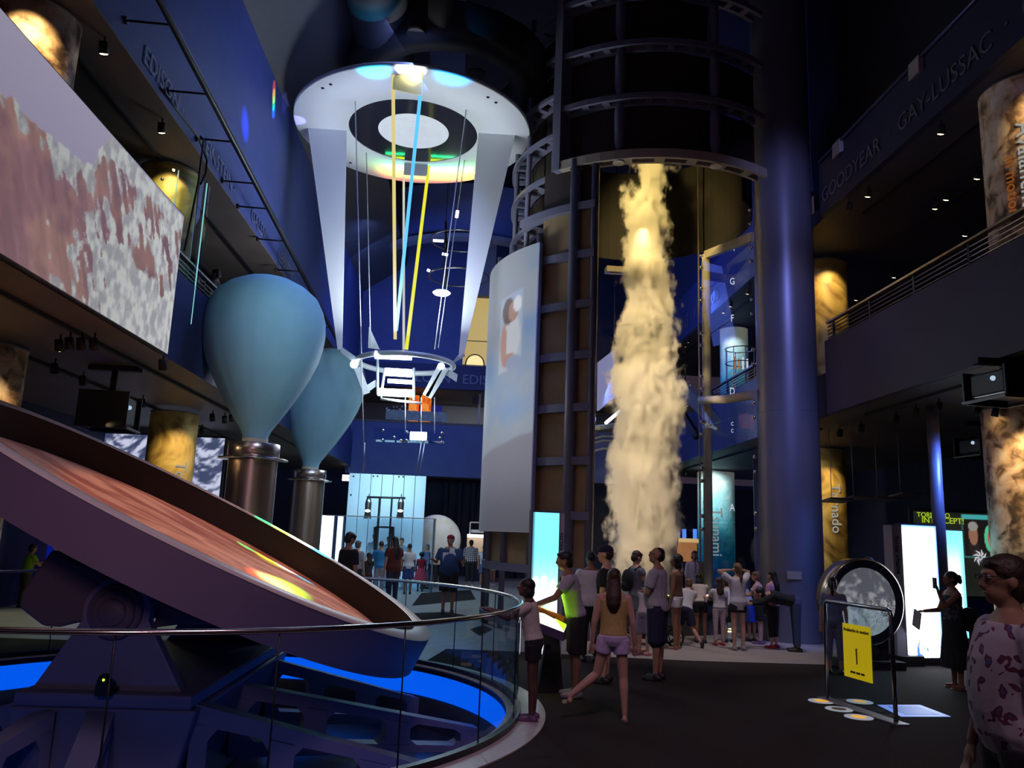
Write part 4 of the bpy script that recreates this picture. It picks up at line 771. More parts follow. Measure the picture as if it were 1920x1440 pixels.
# tornado game screen
Yt = 16.2; g0 = atY(1712, 958, Yt); g1 = atY(1888, 1120, Yt)
gsn = thing('game_screen', 'dark tornado game screen with green title behind the kiosks', 'screen', ((g0.x + g1.x) / 2, Yt, .9))
def game(U, V):
    c = mix3((22, 26, 22), (40, 44, 38), fbm(U * 6, V * 6, 3, 9)); box = lambda u0, u1, v0, v1: sstep(u0, u0 + .01, U) * sstep(u1, u1 - .01, U) * sstep(v0, v0 + .01, V) * sstep(v1, v1 - .01, V)
    def put(c, k, col): return c * (1 - k[..., None]) + np.array(col, float) * k[..., None]
    c = put(c, box(.54, .97, .46, .99), (70, 170, 170)); c = put(c, box(.55, .96, .47, .93), (28, 24, 24))
    el = lambda cx, cy, rx, ry: sstep(1.1, .9, ((U - cx) / rx) ** 2 + ((V - cy) / ry) ** 2)
    c = put(c, el(.67, .60, .06, .10), (40, 34, 34)); c = put(c, el(.67, .74, .052, .13), (150, 105, 85)); c = put(c, el(.67, .84, .055, .06), (150, 145, 140))
    c = put(c, el(.85, .70, .055, .16), (90, 200, 150)); c = put(c, el(.86, .70, .03, .10), (200, 90, 90)); c = put(c, box(.62, .97, .10, .44), (30, 32, 26))
    for k in range(4): c = put(c, box(.40 + .035 * k, .42 + .035 * k, .87, .94), (60, 66, 30))
    return c
canvas('picture', lambda u, v: (g0.x + (g1.x - g0.x) * u, Yt, g1.z + (g0.z - g1.z) * v), 90, 90, None, game, canvas_mat('game_picture', .85, .05), gsn)
MB().box(((g0.x + g1.x) / 2, Yt + .05, (g0.z + g1.z) / 2), (g1.x - g0.x + .14, .08, g0.z - g1.z + .14)).build('frame', mat('screen_frame', (.05, .05, .06), .4), gsn)
lime = emis('lime_text', (.50, .72, .03), .8)
text('TORNADO', 'lettering', atY(1719, 965, Yt - .01), (1, 0, 0), (0, 0, 1), .14, lime, gsn); text('INTERCEPT!', 'lettering', atY(1728, 975, Yt - .02), (1, 0, 0), (0, 0, 1), .17, lime, gsn)
for px in (1838, 1872):
    c_ = atY(px, 1045, Yt - .015)
    for k in range(8):
        a = k * PI / 4; MB().tube([c_ + Vector((math.cos(a + s_) * r_, 0, math.sin(a + s_) * r_)) for r_, s_ in ((.03, 0), (.09, .15), (.16, .6))], [.012, .022, .004], 6).build('swirl_blade', emis('swirl_white', (.7, .7, .75), .7), gsn)
MB().box(((g0.x + g1.x) / 2, Yt + .05, .48), (g1.x - g0.x, .5, .95)).build('counter', mat('blue_counter', (.03, .04, .30), .4), gsn)
# suspended boards
for i, (pa, pb) in enumerate((((1558, 932), (1600, 945)), ((1602, 927), (1640, 936)), ((1645, 930), (1690, 945)), ((1693, 922), (1730, 930)))):
    a_, b_ = atY(*pa, 17), atY(*pb, 17); t = thing('hanging_board', ['first', 'second', 'third', 'fourth'][i] + ' dark board hanging flat right of the column, counted from it', 'board', tuple(a_), 'hanging boards')
    MB().prism([a_, (b_.x, 17, a_.z - .01), (b_.x + .25, 18, a_.z - .03), (a_.x + .2, 18, a_.z - .03)], (0, 0, -.04)).build('board', mat('board_dark', (.07, .065, .08), .5), t)
    MB().tube([((a_.x + b_.x) / 2, 17.5, a_.z - .03), ((a_.x + b_.x) / 2, 17.5, 4.46)], .008, 6).build('wire', mat('cable_grey'), t)
px_ = atY(1748, 780, 13.95).x; pt_ = thing('thin_post', 'slim blue grey post standing right of the big column', 'post', (px_, 13.95, 0))
MB().tube([(px_, 13.95, z) for z in (0, 4.46)], .105, 16).build('tube', greyblue, pt_); MB().cyl((px_, 13.95, 0), .17, 0, .02, 20).build('foot_plate', greyblue, pt_)
# round vapour drum
dc_ = atY(1622, 1128, 12.9); dn = Vector((-.05, -1, 0)).normalized(); dn = Vector((.13, -1, .02)).normalized(); dx = dn.cross(Vector((0, 0, 1))).normalized() * -1; dx = Vector((0, 0, 1)).cross(dn).normalized(); dz = dn.cross(dx)
DMx = Matrix((dx, dz, dn)).transposed()
dr = thing('vapour_drum', 'round steel drum window of swirling silver fluid behind the yellow sign', 'exhibit', (dc_.x, dc_.y, 0))
MB().lathe([(.60, .03), (.64, .05), (.675, .03), (.675, -.30), (.6, -.32), (.01, -.32)], dc_, DMx, 64).build('drum_shell', mat('drum_steel', (.42, .34, .29), .25, metal=.9), dr)
MB().lathe([(.635, .05), (.53, .015)], dc_, DMx, 64).build('bezel', mat('bezel_dark', (.04, .045, .08), .25), dr)
def fluid(U, V):
    x, y = U * 2 - 1, V * 2 - 1; n = fbm(x * 5 + 20, y * 5 + 20, 5, 3); ridge = 1 - np.abs(fbm(x * 15 + 15, y * 9 + 18, 4, 17) - .47) * 8; c = mix3((95, 98, 108), (165, 168, 172), sstep(.3, .65, n + .25 * y * -1)); k = sstep(.55, .95, ridge) * sstep(.25, -.1, y) * sstep(-.9, .5, x); k = np.clip(k, 0, 1)
    return c * (1 - .8 * k[..., None]) + 235 * .8 * k[..., None]
canvas('fluid_window', lambda u, v: dc_ + dx * (2 * u - 1) * .54 * math.sqrt(max(0, 1 - (2 * v - 1) ** 2 / 2)) + dz * (2 * v - 1) * .54 * math.sqrt(max(0, 1 - (2 * u - 1) ** 2 / 2)) + dn * .012, 110, 110, None, fluid, canvas_mat('fluid_picture', .62, .15), dr)
MB().box((dc_.x + .3, dc_.y + .26, .35), (.28, .2, .70)).box((dc_.x + .1, dc_.y + .2, .06), (1.0, .5, .12)).build('stand', mat('stand_dark', (.03, .03, .045), .4), dr)
# glass sign stand
s0, s1 = Vector((4.63, 10.29, 0)), Vector((4.83, 9.05, 0)); sd_ = (s1 - s0); sh = 1.20; su = sd_.normalized()
sg = thing('glass_sign_stand', 'upright glass panel in a steel frame carrying a yellow notice', 'sign', tuple(s0))
MB().tube([s0 + Vector((0, 0, 0)), s0 + Vector((0, 0, sh - .06)), s0 + su * .02 + Vector((0, 0, sh - .015)), s0 + su * .06 + Vector((0, 0, sh)), s1 - su * .06 + Vector((0, 0, sh)), s1 - su * .02 + Vector((0, 0, sh - .015)), s1 + Vector((0, 0, sh - .06)), s1], .024, 10).build('frame', mat('dark_steel_frame', (.30, .30, .33), .2, metal=1), sg)
MB().bar(s0 + su * .02 + Vector((0, 0, sh / 2 + .02)), s1 - su * .02 + Vector((0, 0, sh / 2 + .02)), .010, sh - .06).build('glass_pane', clear, sg)
MB().bar(s0 - su * .12 + Vector((0, 0, .008)), s1 + su * .12 + Vector((0, 0, .008)), .16, .014).build('floor_plate', mat('plate_grey', (.34, .32, .34), .35, metal=.6), sg)
yn = Vector((-su.y, su.x, 0)) * 1; yn = yn if yn.x < 0 else -yn
ylw = mat('yellow_notice', (.85, .70, .01), .45, emit=(.75, .58, .0), es=.35)
y0, y1 = .30, .72; yc = s0 + sd_ * ((y0 + y1) / 2)
MB().bar(s0 + sd_ * y0 + yn * .012 + Vector((0, 0, .66)), s0 + sd_ * y1 + yn * .012 + Vector((0, 0, .66)), .006, .62).build('yellow_notice', ylw, sg, bev=.02)
text('Avalanche in motion', 'lettering', yc + yn * .02 + Vector((0, 0, .90)), su, (0, 0, 1), .058, black, sg, align='CENTER'); [MB().bar(yc + yn * .02 + su * (x0_ - .13) + Vector((0, 0, .42)), yc + yn * .02 + su * (x0_ + l_ - .13) + Vector((0, 0, .42)), .006, .022).build('small_print', black, sg) for x0_, l_ in ((0, .09), (.11, .07), (.20, .06))]
MB().bar(yc + yn * .02 + Vector((0, 0, .52)), yc + yn * .02 + Vector((0, 0, .62)), .02, .012).bar(yc + yn * .02 + Vector((0, 0, .62)), yc + yn * .02 + Vector((0, 0, .70)), .035, .012).build('hand_symbol', mat('symbol_brown', (.10, .06, .03), .6), sg)
# projected floor marks
for i, (px, py) in enumerate(((1540, 1315), (1573, 1330), (1610, 1345), (1612, 1316))):
    c_ = atZ(px, py, 0); t = thing('floor_marker', ['leftmost round floor marker with amber centre by the glass sign', 'middle dark centred round floor marker by the glass sign', 'nearest round floor marker with amber centre by the glass sign', 'round floor marker behind the glass sign'][i], 'floor marker', (c_.x, c_.y, 0), 'round floor markers')
    MB().cyl((c_.x, c_.y, 0), .155, 0, .006, 28).build('disc', emis('marker_ring', (.33, .35, .42), .75), t); MB().cyl((c_.x, c_.y, 0), .085, .004, .009, 20).build('centre', emis('marker_dark', (.15, .10, .04), .3) if i == 1 else emis('marker_amber', (.85, .42, .06), .85), t)
P = [atZ(*p, .004) for p in ((1645, 1322), (1725, 1322), (1783, 1344), (1690, 1344))]; t = thing('floor_window', 'pale blue lit square in the floor beside the glass sign', 'floor light', tuple(P[0]))
MB().prism(P, (0, 0, .004)).build('panel', emis('floor_window_blue', (.22, .33, .85), .8), t); c_ = sum(P, Vector()) / 4; MB().prism([c_ + (p - c_) * .7 + Vector((0, 0, .004)) for p in P], (0, 0, .003)).build('panel', emis('floor_window_inner', (.14, .24, .70), .6), t)
# console table by the boy
ct = atY(1020, 1165, 10.25); cs = thing('touch_console', 'slanted glowing console table where the boy in neon shirt leans', 'console', (ct.x, 10.25, 0))
tp_ = [atZ(*p, z) for p, z in (((984, 1143), .98), ((1020, 1150), .98), ((1062, 1172), .84), ((1057, 1184), .80), ((1000, 1162), .90))]
MB().prism(tp_, (0, 0, -.01)).build('glowing_top', emis('console_white', (.85, .95, .80), 1.3), cs); MB().prism([p + Vector((0, 0, -.012)) for p in tp_], (0, 0, -.10)).build('casing', mat('console_purple', (.09, .06, .13), .4), cs)
MB().prism([tp_[1] * .5 + tp_[2] * .5 + Vector((0, 0, .006)), tp_[2] + Vector((0, 0, .006)), tp_[3] + Vector((0, 0, .006))], (0, 0, .004)).build('lime_panel', emis('console_lime', (.55, .9, .02), 1.3), cs)
MB().tube([tp_[0] + Vector((.06, 0, .05)), tp_[2] + Vector((-.02, .03, .06))], .035, 10).build('orange_bar', mat('orange_bar', (.8, .25, .03), .4), cs)
MB().box(atY(1010, 1190, 10.3), (.26, .3, .2)).build('underbox', black, cs); MB().prism([(.98, 10.2, 0), (1.30, 10.2, 0), (1.22, 10.2, .78), (1.10, 10.2, .78)], (0, .2, 0)).build('pedestal', black, cs)
light('console_glow', 'POINT', tuple(ct + Vector((.05, -.1, .28))), 5, (.75, 1, .25), None, .12)

# ================================================================== far exhibit
bd = thing('backdrop_wall', 'tall pale blue lit backdrop wall at the far end', 'backdrop', (-2.7, 28, 0))
bw = mat('backdrop_white', (.62, .78, .88), .5)
b0, b1 = atY(655, 887, 28), atY(800, 890, 28); n_ = 7
for i in range(n_): MB().box((b0.x + (b1.x - b0.x) * (i + .5) / n_, 28.05, b0.z / 2), ((b1.x - b0.x) / n_ - .02, .1, b0.z)).build('board', bw, bd)
for (px, py) in ((663, 893), (700, 893), (708, 893), (748, 894), (756, 894), (658, 928)): MB().ball(atY(px, py, 27.98), .03, 8, 6).build('bolt', blackm, bd)
light('backdrop_light', 'AREA', (-2.6, 26.0, 4.0), 75, (.50, .85, 1), (-2.7, 28, 1.7), 2.0, .5); light('backdrop_low', 'AREA', (-2.6, 26.6, .5), 22, (.75, .9, 1), (-2.7, 28, 1.5), 2.0, .4)
st_ = thing('stage_light_stand', 'dark goalpost stand holding two stage lights before the backdrop', 'light stand', (-2.5, 27, 0))
MB().tube([atY(688, 932, 27), atY(760, 934, 27)], .035, 8).build('crossbar', blackm, st_)
for px in (712, 735): q = atY(px, 934, 27); MB().bar((q.x, 27, 0), q, .06, .06, (0, 1, 0)).build('upright', blackm, st_)
MB().bar(atY(704, 988, 26.9), atY(737, 989, 26.9), .06, .06).bar(atY(704, 988, 26.9), atY(704, 1060, 26.9), .12, .06, (0, 1, 0)).bar(atY(736, 988, 26.9), atY(736, 1060, 26.9), .12, .06, (0, 1, 0)).build('lower_frame', blackm, st_)
for i, px in enumerate((690, 751)):
    q = atY(px, 955, 26.9); t = thing('stage_light', ('left' if i == 0 else 'right') + ' chrome stage light hanging from the goalpost stand', 'stage light', tuple(q), 'stage lights')
    MB().lathe([(.01, .38), (.07, .36), (.11, .2), (.10, -.1), (.13, -.3), (.10, -.3)], q, n=16).build('housing', mat('stage_chrome', (.2, .2, .2), .25, metal=.9), t); MB().ball(q + Vector((0, -.08, -.05)), (.09, .06, .05), 10, 6).build('bright_band', emis('stage_glow', (1, .97, .92), 2.5), t); MB().tube([q + Vector((0, 0, .38)), q + Vector((0, 0, .5))], .015, 6).build('hook', blackm, t)
gc = thing('glass_case', 'large clear glass enclosure in front of the lit backdrop', 'glass case', (-2.4, 26, 0)); c0, c1 = atY(612, 966, 26), atY(815, 973, 26)
for x0, x1 in ((c0.x, (c0.x + c1.x) / 2), ((c0.x + c1.x) / 2, c1.x)): MB().box(((x0 + x1) / 2, 26, c0.z / 2), (x1 - x0 - .02, .012, c0.z - .05)).build('pane', clear, gc)
MB().bar((c0.x, 26, c0.z), (c1.x, 26, c1.z), .03, .03).bar((c1.x, 26, 0), (c1.x, 26, c1.z), .04, .06).bar((c1.x, 26, c1.z), (c1.x, 27.5, c1.z), .03, .03).build('frame', mat('case_frame', (.25, .3, .33), .3, metal=.5), gc)
MB().box((c1.x, 26.75, c1.z / 2), (.012, 1.5, c1.z - .05)).build('pane', clear, gc)
pd = thing('pale_disc', 'large pale amber disc standing right of the lit backdrop', 'disc', tuple(atY(818, 1012, 29)))
MB().lathe([(.01, .04), (.84, .04), (.88, 0), (.84, -.06), (.01, -.06)], atY(818, 1012, 29), Matrix(((1, 0, 0), (0, 0, -1), (0, 1, 0))), 48).build('disc', mat('amber_disc_print', (.80, .66, .48), .4, noise=.35, nscale=2.5, col2=(.9, .85, .8)), pd); q = atY(818, 1060, 29); MB().bar((q.x, 29.05, 0), (q.x, 29.05, q.z), .12, .12, (0, 1, 0)).build('stand', blackm, pd)
light('disc_light', 'SPOT', (-.5, 26.8, 3.6), 35, (1, .8, .55), tuple(atY(818, 1012, 29)), .1, None, 40, .6)
dcs = thing('display_case', 'bright display case with orange back at the far end', 'display case', (.7, 33, 0)); d0, d1 = atY(876, 1007, 33), atY(932, 1007, 33)
MB().box(((d0.x + d1.x) / 2, 33.3, .55), (d1.x - d0.x, .6, 1.1)).build('base', navy_dark, dcs); MB().box(((d0.x + d1.x) / 2, 33.55, (d0.z + 1.1) / 2), (d1.x - d0.x, .05, d0.z - 1.1)).build('back_panel', mat('orange_back', (.7, .4, .25), .6, emit=(.6, .34, .2), es=.5), dcs)
MB().box(((d0.x + d1.x) / 2, 33.3, d0.z + .06), (d1.x - d0.x, .6, .12)).build('lamp_top', emis('case_lamp', (.95, .97, 1), 2.5), dcs); MB().box(((d0.x + d1.x) / 2, 33.02, (d0.z + 1.1) / 2), (d1.x - d0.x, .02, d0.z - 1.1)).build('pane', clear, dcs)
MB().bar((d0.x + .1, 33.3, d0.z + .12), (d0.x + .1, 33.3, d0.z + .6), .05, .05, (0, 1, 0)).bar((d0.x + .1, 33.3, d0.z + .6), (d1.x, 33.3, d0.z + .6), .05, .05).box(((d0.x + d1.x) / 2, 33.3, d0.z + .25), (d1.x - d0.x - .3, .3, .12)).build('top_rack', mat('rack_silver', (.4, .42, .45), .3, metal=.7, emit=(.4, .45, .5), es=.3), dcs)
for i, (px0, px1, Y_, py) in enumerate(((601, 627, 26.4, 966), (634, 644, 27.2, 968))):
    a_, b_ = atY(px0, py, Y_), atY(px1, py, Y_); t = thing('lightbox', ('wide' if i == 0 else 'narrow') + ' white light panel left of the glass case', 'light panel', (a_.x, Y_, 0)); MB().box(((a_.x + b_.x) / 2, Y_, a_.z / 2 + .2), (b_.x - a_.x, .03, a_.z - .4)).build('lit_face', emis('panel_white', (.8, .9, 1), 2.2 if i == 0 else 1.2), t); MB().box(((a_.x + b_.x) / 2, Y_ + .06, a_.z / 2), (b_.x - a_.x + .1, .08, a_.z)).build('cabinet', navy_dark, t)
for px, py, Y_, lab in ((650, 896, 31.8, 'lit exit sign left of the backdrop wall'), (1285, 728, 27, 'lit exit sign right of the vapour on the balcony')):
    q = atY(px, py, Y_); t = thing('exit_sign', lab, 'sign', tuple(q)); MB().box(q, (.34, .06, .24)).build('box', emis('exit_white', (.95, .88, .85), 1.6), t); text('EXIT', 'lettering', q + Vector((0, -.035, 0)), (1, 0, 0), (0, 0, 1), .13, emis('exit_red', (.8, .05, .02), 1), t, align='CENTER'); MB().bar(q + Vector((0, 0, .1)), (q.x, q.y, 4.3 if q.z < 4.3 else 8.6), .03, .03, (0, 1, 0)).build('drop_rod', blackm, t)
# far balcony contents
for i, px in enumerate((777, 800)):
    a_ = atY(px, 742, 32.8); t = thing('orange_tube', ('left' if i == 0 else 'right') + ' glowing orange picture tube on the far balcony', 'display tube', (a_.x, 32.8, 4.75), 'orange tubes'); MB().lathe([(.01, a_.z), (.21, a_.z), (.21, a_.z - 1.2)], (a_.x, 32.8, 0), n=20).build('tube', ramp_mat('flame_print', [(.3, (.10, .01, .0)), (.5, (.85, .12, .01)), (.7, (1, .35, .05))], 3, 2, .1, 1, emit=.7), t); MB().cyl((a_.x, 32.8, 0), .2, 4.75, a_.z - 1.2, 16).build('base', steel, t)
q0, q1 = atY(724, 768, 32.2), atY(836, 800, 32.2); q1.z = 6.26; t = thing('glass_barrier', 'frosted dotted glass barrier on the far balcony edge', 'barrier', (q0.x, 32.2, q1.z))
MB().box(((q0.x + q1.x) / 2, 32.2, (q0.z + q1.z) / 2), (q1.x - q0.x, .03, q0.z - q1.z)).build('pane', mat('frosted', (.28, .32, .28), .4, noise=.3, nscale=6), t)
for i in range(14): MB().ball((q0.x + .15 + random.random() * 1.0, 30.47, q1.z + .1 + random.random() * (q0.z - q1.z - .2)), .025, 6, 4).build('dot', mat('dot_white', (.8, .85, .85), .5), t)
MB().bar((q0.x - 1.4, 32.2, 6.18), (q1.x + 1.5, 32.2, 6.18), .05, .10).build('edge_bar', soffit_m, t)
MB().box(Vector((atY(820, 762, 33).x, 33, 5.9)), (.4, .1, 2.3)).build('blue_board', mat('blue_board', (.05, .06, .45), .5), None, 'blue board standing on the far balcony', 'board')
t = thing('pink_post', 'pale post with dark camera on the far balcony', 'post', tuple(atY(900, 770, 32.9))); MB().bar(atY(901, 722, 32.9), Vector((atY(897, 772, 32.9).x, 32.9, 4.75)), .09, .09, (0, 1, 0)).build('post', mat('pink_grey', (.5, .42, .42), .6), t); MB().box(atY(892, 750, 32.8), (.25, .2, .3)).build('camera', black, t)
# things behind the vapour: hanging screen, bridge, bracing
hs = [atX(1122, 684, 3.9), ]; Yh0, Yh1 = 26, 24
P = [atY(1120, 680, 26), atY(1151, 656, 23.8), atY(1151, 745, 23.8), atY(1119, 770, 26)]
t = thing('angled_screen', 'pale violet hanging screen seen left of the vapour', 'screen', tuple(P[3])); MB().prism(P, (.06, .05, 0)).build('sheet', mat('violet_sheet', (.30, .29, .42), .6, emit=(.20, .20, .34), es=.8), t); MB().bar(P[0], Vector((*P[0].xy, 15.28)), .02, .02, (0, 1, 0)).build('cable', blackm, t); MB().bar(P[1], Vector((*P[1].xy, 15.28)), .02, .02, (0, 1, 0)).build('cable', blackm, t)
br = thing('glass_bridge', 'glass sided bridge deck crossing behind the vapour', 'bridge', tuple(atY(1120, 815, 24)))
MB().bar(atY(1088, 826, 25), atY(1116, 802, 23), .3, .12).bar(atY(1116, 802, 23), atY(1175, 795, 25.5), .3, .12).build('deck', mat('bridge_grey', (.20, .22, .22), .5), br)
MB().bar(atY(1092, 800, 25), atY(1118, 780, 23), .02, .5).build('glass_side', glass('tray_glass'), br); MB().tube([atY(1136, 793, 22.9), atY(1162, 771, 23.6)], .05, 8).build('tube_lamp', emis('bridge_lamp', (.9, .97, .95), 2.2), br)
for p_ in (atY(1100, 815, 24.2), atY(1150, 798, 24.4)): MB().tube([p_, (p_.x, p_.y, 15.28)], .012, 6).build('hanger', blackm, br)
for y_, w_ in ((822, 1), (830, 1), (845, 1)): MB().tube([atY(1090, y_ + 8, 27), atY(1130, y_ - 4, 27), atY(1180, y_ - 2, 27)], .04, 8).build('under_rib', mat('bridge_grey'), br)
t = thing('diagonal_brace', 'pair of dark diagonal steel braces right of the vapour', 'brace', tuple(atY(1310, 780, 24))); MB().bar(atY(1262, 712, 25), atY(1360, 803, 22), .2, .42, (0, 0, 1)).build('beam', mat('brace_brown', (.11, .10, .09), .5), t); MB().bar(atY(1262, 748, 25), atY(1308, 820, 24), .16, .2).build('beam', blackm, t)
oc = thing('object_cabinet', 'lit glass cabinet with an orange drum left of the pole', 'cabinet', (atY(1285, 1080, 21).x, 21, 0)); q = atY(1287, 1030, 21); MB().lathe([(.01, .28), (.29, .28), (.30, .17), (.27, .15), (.27, -.22), (.22, -.31), (.01, -.31)], q, n=24).build('drum', mat('drum_orange', (.75, .35, .15), .45, emit=(.6, .25, .08), es=.4), oc); MB().lathe([(.31, .28), (.32, .19), (.30, .18)], q, n=24).build('drum_rim', mat('drum_yellow', (.9, .7, .3), .4, emit=(.8, .55, .2), es=.6), oc)
for px in (1271, 1283, 1303): MB().bar(atY(px, 992, 21.3), atY(px, 1080, 21.3), .10, .03, (0, 1, 0)).build('blue_light_bar', emis('blue_bar', (.10, .28, 1), .9), oc)
MB().box((q.x, 21.1, (q.z - .3) / 2), (.8, .5, q.z - .3)).build('base', navy_dark, oc)
for px in (1262, 1272): MB().tube([atY(px, 1000, 20.8), atY(px - 6, 1050, 20.8)], .02, 6).build('leg_tube', cream, oc)
bcol = thing('violet_column', 'dim violet round column behind the ground floor glass', 'column', (9.05, 24.5, 0)); MB().lathe([(.42, 0), (.42, 4.46)], (9.15, 24.0, 0), n=32).build('shaft', mat('violet_column', (.12, .09, .17), .4), bcol)
ds = thing('open_drum_shelf', 'round steel framed glass drum on the upper balcony behind the glass', 'display', (atY(1390, 690, 22).x, 22, 5.36))
c_ = atY(1388, 655, 22)
for z in (0, -.42): MB().lathe([(.42 + .015 * math.cos(a), z + .015 * math.sin(a)) for a in [2 * PI * k / 6 for k in range(6)]], c_, n=32, close=True).build('hoop', steel, ds)
for k in range(8): a = k * PI / 4; MB().tube([c_ + Vector((.42 * math.cos(a), .42 * math.sin(a), z)) for z in (0, 5.36 - c_.z)], .012, 6).build('upright', steel, ds)
for i in range(4): MB().tube([c_ + Vector((-.2 + .12 * i, -.1, -.6)), c_ + Vector((-.2 + .12 * i, -.1, -.25 - .05 * (i % 2)))], .03, 8).build('bright_jar', emis('jar_orange', (.8, .3, .1), .6) if i < 2 else emis('jar_white', (.8, .85, .9), .8), ds)
# blue lit panel and rail at the far left
t = thing('blue_light_wall', 'tall teal blue lit panel at the far left edge', 'light panel', (-11, 19.2, 0)); q = atY(8, 1000, 19.2)
MB().box((q.x - .9, 19.2, 1.2), (1.9, .05, 2.35)).build('lit_face', emis('teal_panel', (.05, .28, .50), .9), t); MB().box((q.x + .9, 19.35, 1.4), (2.2, .05, 2.8)).build('side_panel', emis('deep_blue_panel', (.0, .005, .20), .9), t)
light('left_floor', 'SPOT', (-8.0, 15.8, 4.2), 260, (1, .82, .45), (-7.5, 15.4, 0), .1, None, 80, .6)
light('far_floor', 'AREA', (-.3, 23, 5.5), 130, (.80, .92, 1), (-.3, 22, 0), 3, 3)
light('far_balcony_fill', 'AREA', (.3, 34.6, 7.4), 40, (.85, .92, 1), (.3, 35.5, 5), 4, .5)  # added area lamp that brightens the wall behind the far balcony
# ================================================================== people
SKIN = {'light': (.52, .30, .22), 'mid': (.36, .19, .12), 'tan': (.26, .13, .075), 'dark': (.10, .05, .035)}
def skin(k): return mat('skin_' + k, SKIN[k], .55, noise=.06, nscale=20)
def cloth(name, col, noise=.12, nscale=25): return mat('cloth_' + name, col, .85, noise=noise, nscale=nscale, bump=.15)
HAIR = {'black': (.010, .008, .008), 'brown': (.05, .025, .014), 'light': (.16, .085, .04), 'grey': (.12, .10, .09)}
def hairm(k): return mat('hair_' + k, HAIR[k], .45, noise=.4, nscale=60, bump=.4)
TORSO = [(.84, .10, .08, .0), (.90, .150, .105, -.008), (.97, .160, .112, -.010), (1.06, .138, .098, .0), (1.16, .142, .098, .005), (1.28, .162, .108, .008), (1.38, .168, .098, .0), (1.44, .135, .074, -.008), (1.49, .062, .056, -.010)]
def rings(mb, rs):
    n = 16; vs = []
    for c, ax, ay in rs: vs += [c + ax * math.cos(2 * PI * k / n) + ay * math.sin(2 * PI * k / n) for k in range(n)]
    m = len(rs); fs = [(i * n + k, i * n + (k + 1) % n, (i + 1) * n + (k + 1) % n, (i + 1) * n + k) for i in range(m - 1) for k in range(n)] + [tuple(range(n))[::-1], tuple((m - 1) * n + k for k in range(n))]
    mb.add(vs, fs, True)
def cone(mb, p, q, r0, r1, n=12):
    mb.tube([p, q], [r0, r1], n); mb.ball(p, r0, 10, 8); mb.ball(q, r1, 10, 8)
def remesh(o, v, it=2):
    r = o.modifiers.new('remesh', 'REMESH'); r.mode = 'VOXEL'; r.voxel_size = v; r.use_smooth_shade = True
    s = o.modifiers.new('smooth', 'SMOOTH'); s.factor = .5; s.iterations = it
    return o
ARM0 = ((.16, .02, -1), (.06, .16, -1))
